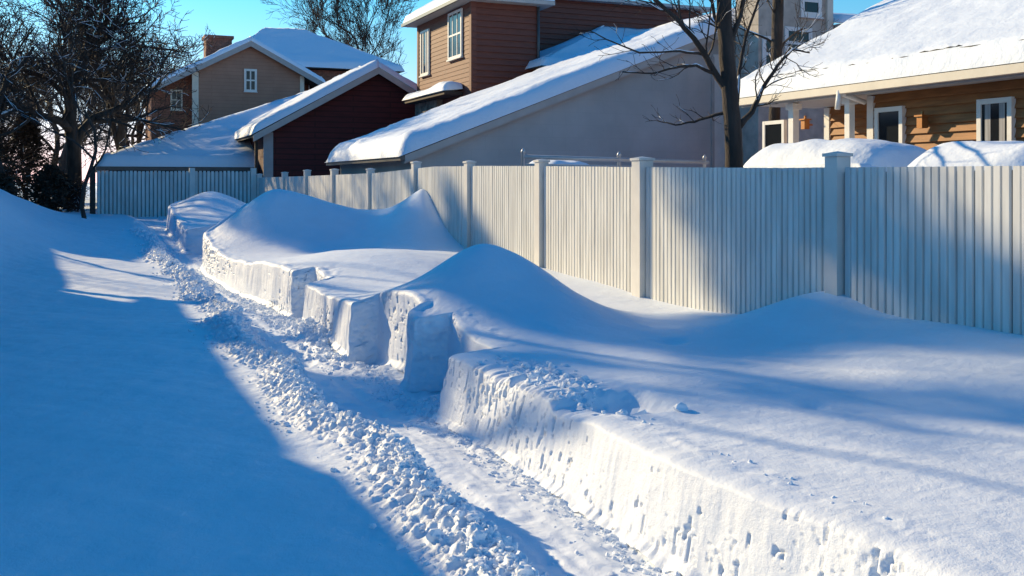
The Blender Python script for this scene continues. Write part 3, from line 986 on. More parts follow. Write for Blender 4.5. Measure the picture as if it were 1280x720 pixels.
# ------------------------------------------------------------------ long low house with hip roof
lh = thing('low_house', (10, 54, 0.9), 'long low house with a wide blue shaded snow roof behind the far fence', 'house')
Ax, Ay, Az = 0.85, 53.0, 2.98
mb = MB(); mb.box(Ax + 0.5, 26, Ay + 0.5, 84, 0.5, Az - 0.02); mb.build('wall', M['darkwood'], lh)
Cx, Cy, Cz = 17.2, 69.2, 9.0
mb = MB()
mb.add([(Ax, Ay, Az), (34, Ay, Az), (Cx, Cy, Cz), (Ax, Cy + 16.2, Az), (34, Cy + 16.2, Az)], [(0, 1, 2), (0, 2, 3), (3, 2, 4), (1, 4, 2), (0, 3, 4, 1)])
rf = mb.build('roof', M['roofing'], lh)
snow_layer(rf, [snow_slab((Ax - .1, Ay - .1, Az), (34, Ay - .1, Az), (Cx + .05, Cy, Cz), (Cx, Cy, Cz), 0.45, (1, 0, 0, 0), 0.45, 60, 40, 41, 0.1),
                snow_slab((Ax - .1, Cy + 16.2, Az), (Ax - .1, Ay - .1, Az), (Cx, Cy, Cz), (Cx, Cy + 0.05, Cz), 0.45, (1, 0, 0, 0), 0.45, 50, 40, 42, 0.1)])
mb = MB(); mb.box(Ax - 0.1, 8.5, Ay - 0.22, Ay - 0.1, Az - 0.18, Az - 0.02); mb.build('gutter', M['gutter'], rf)

# ------------------------------------------------------------------ tan house with chimney
t_ = thing('tan_house', (13, 85, 0.9), 'tan gabled house with one small window and brick chimney behind the low house', 'house')
ty = 85.0; tpx, tpz = 13.07, 13.95
mb = MB()
def trz(x): return tpz - abs(x - tpx) * 0.53
mb.prism([(8.7, ty, 0.5), (17.5, ty, 0.5), (17.5, ty, trz(17.5) - .15), (tpx, ty, tpz - .15), (8.7, ty, trz(8.7) - .15)], (0, 10, 0))
mb.build('wall', M['tan'], t_)
mb = MB(); mb.prism([(5.4, ty + 1.2, 0.5), (8.69, ty + 1.2, 0.5), (8.69, ty + 1.2, trz(8.7) - .2), (5.4, ty + 1.2, trz(5.4) - .2)], (0, 8, 0))
mb.build('side_wing', M['brick'], t_)
mb = MB()
roof_board(mb, (4.9, ty - .6, trz(4.9)), (4.9, ty + 10, trz(4.9)), (tpx, ty + 10, tpz), (tpx, ty - .6, tpz), 0.15)
roof_board(mb, (19.3, ty - .6, trz(19.3)), (19.3, ty + 10, trz(19.3)), (tpx, ty + 10, tpz), (tpx, ty - .6, tpz), 0.15)
rf = mb.build('roof', M['roofing'], t_)
mb = MB()
for xe in (4.9, 19.3):
    mb.prism([(xe, ty - .65, trz(xe) - .45), (tpx, ty - .65, tpz - .45), (tpx, ty - .65, tpz - .002), (xe, ty - .65, trz(xe) - .002)], (0, 0.045, 0))
mb.build('rake_board', M['soffit'], rf)
snow_layer(rf, [snow_slab((4.8, ty - .7, trz(4.8)), (4.8, ty + 10, trz(4.8)), (tpx, ty + 10, tpz), (tpx, ty - .7, tpz), 0.42, (1, 1, 0, 1), 0.4, 36, 24, 51),
                snow_slab((19.4, ty - .7, trz(19.4)), (19.4, ty + 10, trz(19.4)), (tpx, ty + 10, tpz), (tpx, ty - .7, tpz), 0.42, (1, 1, 0, 1), 0.4, 36, 24, 52)])
mb = MB(); mb.box(8.45, 8.95, ty - 0.07, ty - .002, 0.6, trz(8.7) - .3); mb.build('corner_board', M['cream'], t_)
mb = MB(); mb.box(17.25, 17.6, ty - 0.07, ty - .002, 0.6, trz(17.5) - .3)
mb.build('corner_board', M['cream'], t_)
xa_, _, za = onY(305, 86, ty); xb_, _, zb_ = onY(321, 115, ty)
window(t_, 'Y', ((xa_ + xb_) / 2, (za + zb_) / 2), xb_ - xa_, za - zb_, ty - .005, 0.18, (1, 1), proud=0.1)
xa_, _, za = onY(213, 112, ty + 1.2); xb_, _, zb_ = onY(228, 138, ty + 1.2)
window(t_, 'Y', ((xa_ + xb_) / 2, (za + zb_) / 2), xb_ - xa_, za - zb_, ty + 1.195, 0.12, (1, 1), fm='cream', proud=0.1)
xa_, _, za = onY(256, 36, ty + 5); xb_, _, zb_ = onY(288, 60, ty + 5)
mb = MB(); mb.box(xa_, xb_, ty + 4, ty + 6, 9, za - .9); mb.box(xa_ - .15, xb_ + .15, ty + 3.85, ty + 6.15, za - .9, za - .65)
ch = mb.build('chimney', M['brick'], rf)
# the main block behind it with a hip roof
mb = MB(); mb.box(17.6, 26.5, ty + 3.2, ty + 14, .5, 12.2); mb.build('main_block', M['brick'], t_)
mb = MB()
hp = [(11.0, ty + 2, 12.3), (27.2, ty + 2, 12.3), (27.2, ty + 15, 12.3), (11.0, ty + 15, 12.3), (15.6, ty + 7.5, 16.0), (19.2, ty + 7.5, 16.0)]
mb.add(hp, [(0, 1, 5, 4), (1, 2, 5), (2, 3, 4, 5), (3, 0, 4), (0, 3, 2, 1)])
hr = mb.build('hip_roof', M['roofing'], t_)
snow_layer(hr, [snow_slab(hp[0], hp[1], hp[5], hp[4], 0.4, (1, 0, 0, 0), 0.4, 36, 20, 53), snow_slab(hp[3], hp[0], hp[4], (15.6, ty + 7.55, 16.0), 0.4, (1, 0, 0, 0), 0.4, 20, 16, 54),
                snow_slab(hp[1], hp[2], (19.2, ty + 7.55, 16.0), hp[5], 0.4, (1, 0, 0, 0), 0.4, 20, 16, 55)])
xa_, _, za = onY(386, 95, ty + 3.2); xb_, _, zb_ = onY(396, 118, ty + 3.2)
window(t_, 'Y', ((xa_ + xb_) / 2 + .2, (za + zb_) / 2), xb_ - xa_ + .5, za - zb_, ty + 3.19, 0.12, (0, 1), proud=0.1)

# ------------------------------------------------------------------ main fence along the bank
FX = 7.6
fen = thing('picket_fence', (FX, 10, 0.5), 'tall cream picket fence with square posts running along the snow bank', 'fence')
post_u = [1047, 803, 677, 587, 520, 463, 418, 384, 356]
PYs = [onX(u, 0, FX)[1] for u in post_u]
ptop = [2.53, 2.57, 2.61, 2.66, 2.72, 2.60, 2.64, 2.66, 2.62]
PYs = [PYs[0] - 4.55, ] + PYs + [46.6]
ptop = [2.45] + ptop + [2.6]
ftop_y = [0, 6, 9.5, 13, 16, 19, 22, 27, 36, 47]
ftop_z = [2.33, 2.345, 2.37, 2.43, 2.49, 2.54, 2.57, 2.46, 2.43, 2.42]
def ftop(y): return float(np.interp(y, ftop_y, ftop_z))
random.seed(11)
for i, (py, pt) in enumerate(zip(PYs, ptop)):
    wd = 0.095 if py < 30 else 0.11
    if i == 2: wd = 0.115
    mb = MB()
    mb.box(FX - wd, FX + wd, py - wd, py + wd, -0.1, pt - 0.05)
    p = mb.build('post', M['vinyl_post'], fen)
    mb = MB()
    mb.box(FX - wd - 0.02, FX + wd + 0.02, py - wd - 0.02, py + wd + 0.02, pt - 0.048, pt - 0.012)
    e = wd + 0.005
    mb.add([(FX - e, py - e, pt - .012), (FX + e, py - e, pt - .012), (FX + e, py + e, pt - .012), (FX - e, py + e, pt - .012), (FX, py, pt + 0.012)], [(0, 1, 4), (1, 2, 4), (2, 3, 4), (3, 0, 4)])
    mb.build('cap', M['vinyl_post'], p)
for i in range(len(PYs) - 1):
    ya, yb = PYs[i] + 0.12, PYs[i + 1] - 0.12
    n = max(6, int(round((yb - ya) / 0.1)))
    st = (yb - ya) / n
    mb = MB()
    for k in range(n):
        y = ya + (k + 0.5) * st
        hw = st * 0.445
        jx = random.uniform(-0.003, 0.003)
        zt_ = ftop(y) + random.uniform(-0.0015, 0.0015)
        tl = random.uniform(-0.006, 0.006)
        # rounded face: trapezoid section
        c = 0.010
        sec = [(FX + 0.0, -hw), (FX - 0.022 + jx, -hw + c), (FX - 0.022 + jx, hw - c), (FX + 0.0, hw)]
        vs = [(sx, y + dy, -0.1) for sx, dy in sec] + [(sx, y + dy + tl, zt_) for sx, dy in sec]
        mb.add(vs, [(0, 1, 5, 4), (1, 2, 6, 5), (2, 3, 7, 6), (3, 0, 4, 7), (4, 5, 6, 7)])
    pn = mb.build('picket_panel', M['vinyl'], fen)
    mb = MB(); mb.box(FX + 0.012, FX + 0.024, ya - 0.03, yb + 0.03, -0.1, min(ftop(ya), ftop(yb)) - 0.03)
    for z in (0.9, 2.1):
        mb.box(FX + 0.0245, FX + 0.065, ya - 0.03, yb + 0.03, z, z + 0.09)
    mb.build('rail', M['gap'], pn)

# far fence across the end of the path
f2 = thing('far_fence', (4.5, 47.3, 0.8), 'grey white slatted fence crossing behind the far end of the snow path', 'fence')
A = Vector((0.55, 48.6, 0)); B = Vector((7.5, 46.8, 0))
L = (B - A).length; dr = (B - A) / L; nr = Vector((dr.y, -dr.x, 0))
for k, tpos in enumerate((0.0, 0.60, 0.98)):
    p = A + dr * L * tpos
    mb = MB(); mb.box(p.x - .12, p.x + .12, p.y - .12, p.y + .12, 0.2, 2.86)
    mb.build('post', M['vinyl_post'] if k else M['darkwood'], f2)
for a0, a1 in ((0.025, 0.585), (0.615, 0.965)):
    mb = MB(); n = int(L * (a1 - a0) / 0.17)
    for k in range(n):
        q = A + dr * L * (a0 + (a1 - a0) * (k + 0.5) / n)
        hw = 0.058
        vs = []
        for z in (0.2, 2.72 + 0.01 * math.sin(k)):
            for s1, s2 in ((-1, 0), (-1, 1), (1, 1), (1, 0)):
                pp = q + dr * hw * s1 + nr * 0.03 * s2
                vs.append((pp.x, pp.y, z))
        mb.add(vs, [(0, 1, 5, 4), (1, 2, 6, 5), (2, 3, 7, 6), (3, 0, 4, 7), (4, 5, 6, 7)])
    pn = mb.build('slat_panel', M['vinyl'], f2)
    mb = MB()
    qa, qb = A + dr * L * a0, A + dr * L * a1
    mb.prism([(qa.x - nr.x * .02, qa.y - nr.y * .02, .2), (qb.x - nr.x * .02, qb.y - nr.y * .02, .2), (qb.x - nr.x * .02, qb.y - nr.y * .02, 2.66), (qa.x - nr.x * .02, qa.y - nr.y * .02, 2.66)], (-nr.x * .02, -nr.y * .02, 0))
    mb.build('rail', M['gap'], pn)

# galvanised railing behind the fence
r_ = thing('pipe_railing', (9.5, 20.3, 0.9), 'pale horizontal pipe railing with finial posts just behind the cream fence', 'railing')
pa = onY(654, 196, 20.0); pb = onY(885, 203, 20.6)
mb = MB(); mb.tube([pa, pb], [0.05, 0.05], 8); mb.tube([(pa[0], pa[1], pa[2] - .18), (pb[0], pb[1], pb[2] - .16)], [0.035, 0.035], 8)
mb.build('rail', M['pipe'], r_)
for tq in (0.0, 0.49, 0.98):
    x = pa[0] + (pb[0] - pa[0]) * tq; y = pa[1] + (pb[1] - pa[1]) * tq; z = pa[2] + (pb[2] - pa[2]) * tq
    mb = MB(); mb.tube([(x, y, 0.7), (x, y, z + .08), (x, y, z + .10), (x, y, z + .15), (x, y, z + .19)], [0.04, 0.04, 0.06, 0.04, 0.01], 8)
    mb.build('post', M['pipe'], r_)

# ------------------------------------------------------------------ cars under snow
def car(name, label, cx, cy, gz, L, Wd_, H, paint, seed, hood=0.30, snowT=0.36, suv=True):
    c = thing(name, (cx, cy, gz), label, 'car', 'snow covered cars behind the fence')
    hl = L / 2; hw = Wd_ / 2
    belt = H * 0.56
    # body profile (y along length, +y = front)
    fr = hl - L * hood
    rear = -hl + (0.12 if suv else 0.20 * L)
    prof = [(-hl, 0.35), (-hl - .02, belt * .9), (-hl + .1, belt), (hl - .35, belt * 0.93), (hl, belt * .75), (hl + .02, .35)]
    n = len(prof)
    mb = MB()
    xsn = [(-hw, .0), (-hw * .97, .05)]
    V = []
    for sx in (-1, 1):
        for (y, z) in prof: V.append((cx + sx * hw, cy + y, gz + z))
    fs = [tuple(range(n)), tuple(reversed(range(n, 2 * n)))] + [(i, i + n, (i + 1) % n + n, (i + 1) % n) for i in range(n)]
    mb.add(V, fs)
    bd = mb.build('body', paint, c)
    bv = bd.modifiers.new('bevel', 'BEVEL'); bv.width = 0.06; bv.segments = 3
    mb = MB()
    cb = [(rear, belt), (rear + (.12 if suv else .45), H), (fr - .75, H), (fr, belt)]
    V = []
    for sx, in_ in ((-1, 0), (1, 0)):
        for (y, z) in cb:
            q = hw * (0.96 if z == belt else 0.80)
            V.append((cx + sx * q, cy + y, gz + z - .003))
    mb.add(V, [(0, 1, 2, 3), (7, 6, 5, 4)] + [(i, i + 4, (i + 1) % 4 + 4, (i + 1) % 4) for i in range(4)])
    gl = mb.build('glass', M['glass'], c)
    mb = MB(); mb.box(cx - hw * .82, cx + hw * .82, cy + cb[1][0] - .03, cy + cb[2][0] + .03, gz + H, gz + H + .05)
    mb.build('roof_panel', paint, c)
    for sx in (-1, 1):
        for wy in (-hl * .62, hl * .62):
            mb = MB(); mb.tube([(cx + sx * (hw - .2), cy + wy, gz + .33), (cx + sx * (hw + .01), cy + wy, gz + .33)], [.33, .33], 20)
            w_o = mb.build('wheel', M['rubber'], c)
            mb = MB(); mb.tube([(cx + sx * (hw + .011), cy + wy, gz + .33), (cx + sx * (hw + .03), cy + wy, gz + .33)], [.19, .17], 14)
            mb.build('rim', M['pipe'], w_o)
    for sx in (-1, 1):
        mb = MB(); mb.box(cx + sx * hw * .72 - .16, cx + sx * hw * .72 + .16, cy + hl - .05, cy + hl + .035, gz + belt * .62, gz + belt * .78)
        mb.build('headlight', M['white'], c)
    # snow: a rounded blanket over roof, flowing to the hood
    nu, nv = 70, 40
    tt_ = np.linspace(-1, 1, nu)[:, None]; qq = np.linspace(-1, 1, nv)[None, :]
    tt2 = np.sign(tt_) * np.abs(tt_) ** .7; qq2 = np.sign(qq) * np.abs(qq) ** .7
    Y_ = tt2 * (hl + .06) + 0 * qq; X_ = qq2 * (hw + .05) + 0 * tt_
    roofz = H + .05; hoodz = belt
    a0 = cb[1][0] - .25; a1 = cb[2][0]
    prof_z = hoodz + (roofz - hoodz) * ss(Y_, a0 - (.25 if suv else .7), a0 + .15) * (1 - ss(Y_, a1 - .1, a1 + .95))
    edge = np.minimum(1 - np.abs(tt2), 1 - np.abs(qq2) + 0 * tt_)
    edx = (1 - np.abs(qq2)) * hw; edy = (1 - np.abs(tt2)) * hl
    q = np.clip(np.clip(1 - edx / .62, 0, 1) ** 2.6 + np.clip(1 - edy / .8, 0, 1) ** 2.6, 0, 1) ** (1 / 2.6)
    nz_ = fbm(X_ * 1.2 + seed, Y_ * .9, 3, seed) - .5
    th = snowT * np.sqrt(np.clip(1 - q * q, 0, 1)) * (1 + nz_ * .7)
    ztop_ = prof_z + th - .10 * q
    xin = X_ * (1 - .14 * (prof_z - hoodz) / (roofz - hoodz))
    P1 = np.stack([cx + xin, cy + Y_, gz + ztop_], -1)
    P2 = P1.copy(); P2[..., 2] = gz + prof_z + .005
    N = nu * nv
    V = np.concatenate([P1.reshape(-1, 3), P2.reshape(-1, 3)])
    fs = []
    for i in range(nu - 1):
        for j in range(nv - 1):
            a = i * nv + j
            fs.append((a, a + nv, a + nv + 1, a + 1)); fs.append((a + N, a + 1 + N, a + nv + 1 + N, a + nv + N))
    per = [i * nv for i in range(nu)] + [(nu - 1) * nv + j for j in range(1, nv)] + [i * nv + nv - 1 for i in range(nu - 2, -1, -1)] + [j for j in range(nv - 2, 0, -1)]
    for k in range(len(per)):
        a, b_ = per[k], per[(k + 1) % len(per)]
        fs.append((a, a + N, b_ + N, b_))
    mb = MB(); mb.add(V, fs, True)
    mb.build('snow_blanket', M['snow_roof'], c)
    return c


car('parked_car', 'dark tall car under a thick snow slab, between the bare tree and the fence post', 10.7, 12.75, 0.85, 4.4, 1.85, 1.56, M['paintA'], 5, hood=0.22, snowT=0.36)
car('parked_car', 'low car buried in snow behind the rightmost fence panels', 9.6, 8.5, 0.88, 4.4, 1.75, 1.32, M['paintB'], 9, hood=0.27, snowT=0.42, suv=False)
car('parked_car', 'snow buried car in front of the grey garage wall', 10.9, 22.6, 0.75, 4.4, 1.8, 1.5, M['paintB'], 14, hood=0.27, snowT=0.50, suv=False)

# ------------------------------------------------------------------ trees
def rot_dir(d, ang, rnd):
    d = d.normalized()
    a = d.cross(Vector((rnd.gauss(0, 1), rnd.gauss(0, 1), rnd.gauss(0, 1)))).normalized()
    return (d * math.cos(ang) + a * math.sin(ang)).normalized()


class Tree:
    def __init__(s, seed, sides=5):
        s.r = random.Random(seed)
        s.w = MB(); s.tr = MB(); s.sn = MB(); s.cnt = 0; s.snow_amt = 0.5; s.sides = sides; s.minr = 0.006

    def snow(s, pts, rad):
        # a run of snow lying on the upper side of a branch
        n = len(pts)
        i0 = s.r.randrange(0, max(1, n - 2)); i1 = min(n, i0 + s.r.randint(2, 5))
        pp = pts[i0:i1]
        if len(pp) < 2: return
        dirn = (pp[-1] - pp[0])
        if dirn.length < 1e-4 or abs(dirn.normalized().z) > 0.85: return
        rr = [rad[min(i0 + k, n - 1)] for k in range(len(pp))]
        up = [p + Vector((0, 0, r * 0.75)) for p, r in zip(pp, rr)]
        ra = [max(r * 0.85, s.minr * 1.1) * (1 if 0 < k < len(pp) - 1 else 0.5) for k, r in enumerate(rr)]
        s.sn.tube(up, ra, 5, True, 0.8)

    def grow(s, p, d, L, r, lev, maxlev, nch, spread, upw=0.15, wander=0.26):
        n = 3 + (3 if lev < 2 else (2 if lev < 4 else 0))
        pts = [p.copy()]; rad = [r]
        r1 = r * (0.45 if lev > 0 else 0.5)
        dd = d.normalized()
        for i in range(n):
            dd = rot_dir(dd, s.r.uniform(0, wander) * 2, s.r)
            dd = (dd + Vector((0, 0, upw * 0.3))).normalized()
            pts.append(pts[-1] + dd * L / n)
            rad.append(max(r + (r1 - r) * (i + 1) / n, s.minr * .7))
        (s.tr if lev == 0 else s.w).tube(pts, rad, 8 if lev < 2 else (s.sides if lev < 3 else 3), lev < 2)
        if 1 <= lev <= maxlev - 1 and s.r.random() < s.snow_amt:
            s.snow(pts, rad)
        if lev >= maxlev: return
        k = nch[min(lev, len(nch) - 1)]
        for c in range(k):
            t = (0.30 if lev == 0 else 0.18) + (0.75 * (c + s.r.random()) / k)
            t = min(t, 1.0)
            f = t * n; i = min(int(f), n - 1); q = pts[i].lerp(pts[i + 1], f - i)
            bd = (pts[i + 1] - pts[i]).normalized()
            nd = rot_dir(bd, s.r.uniform(*spread), s.r)
            nd = (nd + Vector((0, 0, upw))).normalized()
            LL = L * s.r.uniform(0.5, 0.78) * (1.1 - 0.35 * t)
            s.grow(q, nd, LL, max(rad[i] * s.r.uniform(0.42, 0.65), s.minr), lev + 1, maxlev, nch, spread, upw, wander)

    def finish(s, name, loc, label, group=None, cat='tree', bark='bark'):
        t = thing(name, loc, label, cat, group)
        if s.tr.v: s.tr.build('trunk', M[bark], t)
        if s.w.v: s.w.build('crown', M[bark], t)
        if s.sn.v: tag(s.sn.build('branch_snow', M['snow_small'], t), kind='stuff')
        return t


GB = 'bare trees at the far end of the path'
def bare_tree(seed, x, y, z, h, r, label, group=GB, lev=5, nch=(7, 5, 5, 5, 4), lean=(0, 0), snow=0.5, minr=0.008, spread=(0.5, 1.05), upw=0.16, trunk=0.42, name='bare_tree', bark='bark'):
    T = Tree(seed); T.snow_amt = snow; T.minr = minr
    T.grow(Vector((x, y, z)), Vector((lean[0], lean[1], 1)), h * trunk * 1.5, r, 0, lev, nch, spread, upw)
    T.finish(name, (x, y, z), label, group, bark=bark)


bare_tree(3, -0.3, 56.0, 0.8, 17, 0.42, 'big dark bare tree with snow lined limbs left of the low house', trunk=0.36, nch=(10, 6, 5, 4, 3), minr=0.017, spread=(0.5, 1.15), upw=.1)
bare_tree(8, 1.6, 58.5, 0.8, 17, 0.30, 'forked bare tree leaning over the left end of the low house roof', lean=(0.20, 0), trunk=.38, nch=(8, 5, 4, 4, 3), minr=0.017, spread=(0.5, 1.15), upw=.1)
bare_tree(21, -3.4, 50.5, 1.0, 15, 0.34, 'bare tree at the left edge with low spreading branches over the snow pile', trunk=.36, nch=(9, 5, 5, 4, 3), minr=0.015, spread=(0.5, 1.2), upw=.08)
bare_tree(33, -1.4, 75.0, 0.8, 14, 0.34, 'distant bare tree seen between the big left trunks', nch=(7, 5, 5, 4, 3), snow=0.2, minr=0.022)
bare_tree(36, 32.2, 112.0, 0.8, 26, 0.34, 'far bare tree on the skyline between tan house and brown house', nch=(9, 6, 5, 5, 4), snow=0.0, minr=0.025, spread=(0.35, 0.75))
bare_tree(37, 5.5, 108.0, 0.8, 17, 0.34, 'far bare tree on the skyline left of the tan house', nch=(8, 5, 5, 4, 3), snow=0.0, minr=0.03)
for k_, (u_, Y_, h_, lb_) in enumerate(((18, 84, 13, 'distant bare tree nearest the left edge of the photo'), (70, 92, 14, 'distant bare tree between the evergreens and the big bare tree'),
                                        (165, 96, 14, 'distant bare tree left of the brick side wing'), (215, 118, 19, 'distant bare tree behind the chimney'))):
    p_ = onY(u_, 200, Y_)
    bare_tree(140 + k_, p_[0], Y_, 0.8, h_ * 1.2, 0.3, lb_, nch=(10, 6, 5, 4, 4), lev=4, snow=0.15, minr=0.03, spread=(.5, 1.1), trunk=.38)
# slim sapling in front of the far fence
bare_tree(41, *onY(108, 277, 38.5)[:2], 0.55, 5.6, 0.085, 'slim dark sapling standing alone in the snow before the far fence', nch=(5, 4, 3), lev=3, trunk=0.55, minr=0.008, group=None, name='sapling', snow=0.6)

# dark brush and evergreens at the left
def brush(seed, x, y, z, w, h, label, n=2600, mt='needles', name='evergreen', group='dark evergreens at the left edge'):
    R = random.Random(seed); mb = MB()
    T = Tree(seed); T.minr = 0.012; T.snow_amt = .35
    T.grow(Vector((x, y, z)), Vector((0, 0, 1)), h * .62, .13, 0, 4, (12, 6, 5, 4), (.7, 1.2), 0.1)
    for _ in range(n):
        a = R.uniform(0, 2 * math.pi); zz = R.random() ** 0.8
        pr = w * (1 - zz ** 1.6 * 0.8) * (0.75 + .35 * math.sin(a * 3 + seed) * math.sin(zz * 9 + a))
        rr = pr * math.sqrt(R.random())
        c = Vector((x + rr * math.cos(a), y + rr * math.sin(a), z + zz * h))
        u = Vector((R.gauss(0, 1), R.gauss(0, 1), R.gauss(0, .5))).normalized(); v = u.cross(Vector((R.gauss(0, 1), R.gauss(0, 1), R.gauss(0, 1)))).normalized()
        s1 = R.uniform(.06, .16); s2 = s1 * .35
        mb.add([c - u * s1, c + v * s2, c + u * s1, c - v * s2], [(0, 1, 2, 3)])
    t = thing(name, (x, y, z), label, 'shrub', group)
    T.tr.build('trunk', M['bark'], t); T.w.build('branches', M['bark'], t)
    mb.build('foliage', M[mt], t)
    if T.sn.v: tag(T.sn.build('branch_snow', M['snow_small'], t), kind='stuff')


brush(3, -4.8, 55, 1.0, 2.8, 6.4, 'tall dark evergreen at the extreme left behind the snow pile', 6500, 'brush')
brush(4, -2.6, 60, 0.9, 2.2, 5.2, 'dark brown bushy evergreen behind the leftmost bare trunks', 8000, 'brush')
brush(5, -6.6, 66, 0.9, 3.0, 8.0, 'broad evergreen furthest back at the left frame edge', 9000, 'needles')
brush(6, -1.2, 51.5, 0.8, 1.6, 2.2, 'low snowy thicket at the foot of the big bare tree', 4000, 'brush', 'thicket', None)
brush(7, -3.2, 49.0, 0.9, 1.3, 1.7, 'low brown thicket beside the snow pile at the left edge', 3000, 'brush', 'thicket', None)

# bare tree in front of the porch house
RD = 13.9
FT = Tree(77, 6); FT.minr = 0.004; FT.snow_amt = 0.85
def pl(px, dd=None):
    out = []
    for k, (u, v) in enumerate(px):
        out.append(Vector(Wd(u, v, RD + (dd[k] if dd else 0))))
    return out
pxm = 1.0 * RD / F
def limb(px, r0, r1, dd=None, kids=4, kl=0.5, lev=2, mb=None, klev=3):
    pts = pl(px, dd)
    n = len(pts)
    # refine
    fine = []; rad = []
    for i in range(n - 1):
        for q in range(4):
            t = q / 4
            fine.append(pts[i].lerp(pts[i + 1], t) + Vector((FT.r.uniform(-1, 1), FT.r.uniform(-1, 1), FT.r.uniform(-1, 1))) * 0.006)
    fine.append(pts[-1])
    for i in range(len(fine)): rad.append(r0 + (r1 - r0) * (i / (len(fine) - 1)) ** .8)
    (mb or FT.w).tube(fine, rad, 9, True)
    for _ in range(3):
        if mb is None: FT.snow(fine, rad)
    for c in range(kids):
        t = 0.25 + .75 * (c + FT.r.random()) / kids
        f = min(t, .999) * (len(fine) - 1); i = int(f)
        q = fine[i]
        bd = (fine[i + 1] - fine[i]).normalized()
        nd = rot_dir(bd, FT.r.uniform(.5, 1.0), FT.r); nd = (nd + Vector((0, 0, .25))).normalized()
        FT.grow(q, nd, kl * FT.r.uniform(.6, 1.2), max(rad[i] * .45, .006), 3, 3 + lev, (3, 3, 3, 3), (.4, .9), .12)
limb([(918, 250), (918, 205), (916, 160), (912, 110), (908, 60), (905, 20), (902, -60)], .135, .10, None, 0, mb=FT.tr)
limb([(911, 118), (893, 90), (873, 55), (850, 28), (820, 0), (790, -30)], .055, .022, [0, 0, -.2, -.3, -.4, -.5], 11, .75)
limb([(911, 140), (893, 144), (868, 152), (845, 156), (822, 151)], .03, .008, [0, .1, .3, .4, .6], 6, .32, 1)
limb([(893, 92), (870, 82), (845, 84), (815, 92), (778, 90)], .028, .008, [0, -.3, -.5, -.6, -.7], 7, .45, 1)
limb([(880, 68), (850, 64), (800, 66), (765, 52), (736, 38)], .022, .006, [0, -.6, -.9, -1.2, -1.3], 6, .45, 1)
limb([(924, 158), (940, 140), (952, 112), (972, 82), (990, 62), (1012, 66)], .05, .010, [0, .1, .2, .3, .5, .6], 14, .5, 2)
limb([(921, 130), (924, 90), (931, 50), (945, 10), (960, -40)], .032, .015, [0, .3, .5, .6, .8], 12, .6, 2)
limb([(912, 60), (893, 20), (884, -40)], .03, .02, None, 7, .6)
limb([(908, 70), (925, 20), (940, -50)], .04, .03, None, 4, .6)
bx_ = Vector(Wd(918, 205, RD))
FT.finish('bare_tree', (bx_.x, bx_.y, 0.9), 'dark bare tree right behind the cream fence with snow caught in its forks', None)
# second trunk behind, top cut by the frame
T2 = Tree(55, 6); T2.minr = .006; T2.snow_amt = .5
bs = Vector(onY(966, 215, 19.4))
tp = Vector(onY(972, 20, 19.4))
T2.tr.tube([Vector((bs.x, bs.y, .7)), bs, bs.lerp(tp, .6), tp, tp + Vector((.1, 0, 2.5))], [.17, .15, .13, .14, .1], 9)
for k in range(10):
    q = bs.lerp(tp, .45 + .12 * k)
    T2.grow(q, rot_dir(Vector((0, 0, 1)), T2.r.uniform(.5, 1.1), T2.r), T2.r.uniform(1.0, 1.9), .035, 2, 5, (3, 4, 3, 3), (.4, .9), .1)
T2.finish('bare_tree', (bs.x, bs.y, .8), 'bare tree with a thick dark trunk in front of the pale house windows', None)

# ------------------------------------------------------------------ unseen houses and trees added on the left to cast the long shadows
def shade_house(y0, y1, label, ex_=-4.6, he=3.25, depth=7):  # unseen building, eave height and length set by the shadow it throws
    n = thing('unseen_shade_house', (ex_ - 3, (y0 + y1) / 2, .3), label, 'house', 'unseen shade houses left of the path')
    mb = MB(); mb.box(ex_ - depth * 2 + .4, ex_ - .4, y0 + .3, y1 - .3, .2, he); mb.build('wall', M['brick'], n)
    mb = MB(); sl4 = .42; rx_ = ex_ - depth
    roof_board(mb, (ex_, y0, he), (ex_, y1, he), (rx_, y1, he + depth * sl4), (rx_, y0, he + depth * sl4))
    roof_board(mb, (ex_ - 2 * depth, y0, he), (ex_ - 2 * depth, y1, he), (rx_, y1, he + depth * sl4), (rx_, y0, he + depth * sl4))
    mb.prism([(ex_ - .4, y0 + .3, he), (ex_ - 2 * depth + .4, y0 + .3, he), (rx_, y0 + .3, he + depth * sl4 - .2)], (0, y1 - y0 - .6, 0))
    rf = mb.build('roof', M['roofing'], n)
    snow_layer(rf, [snow_slab((ex_ + .05, y0 - .05, he), (ex_ + .05, y1 + .05, he), (rx_, y1 + .05, he + depth * sl4), (rx_, y0 - .05, he + depth * sl4), .3, (1, 1, 0, 1), .3, 30, 20, int(y0) + 60)])
shade_house(18.1, 27.6, 'long house left of the path, second from the camera, unseen, built to shade the left snow', he=5.0, depth=4)
shade_house(3, 17.9, 'taller house left of the path, nearest the camera, unseen, added to widen the near shadow', he=5.15, depth=4)
shade_house(40.4, 58, 'house left of the path beyond the gap, unseen, built to shade the far left snow', ex_=-4.6, he=5.9, depth=3.0)
shade_house(29.0, 39.0, 'small outbuilding standing in the gap between two houses, unseen, added to shade the snow pile', ex_=-6.2, he=5.0, depth=1.6)
bare_tree(65, -5.1, 33.6, .4, 5.5, .09, 'young unseen tree added in the gap between the left houses to stripe the lit snow', None, 1, (3, 3), snow=0, minr=.012, trunk=.6)  # added for a shadow stripe across the sunlit gap

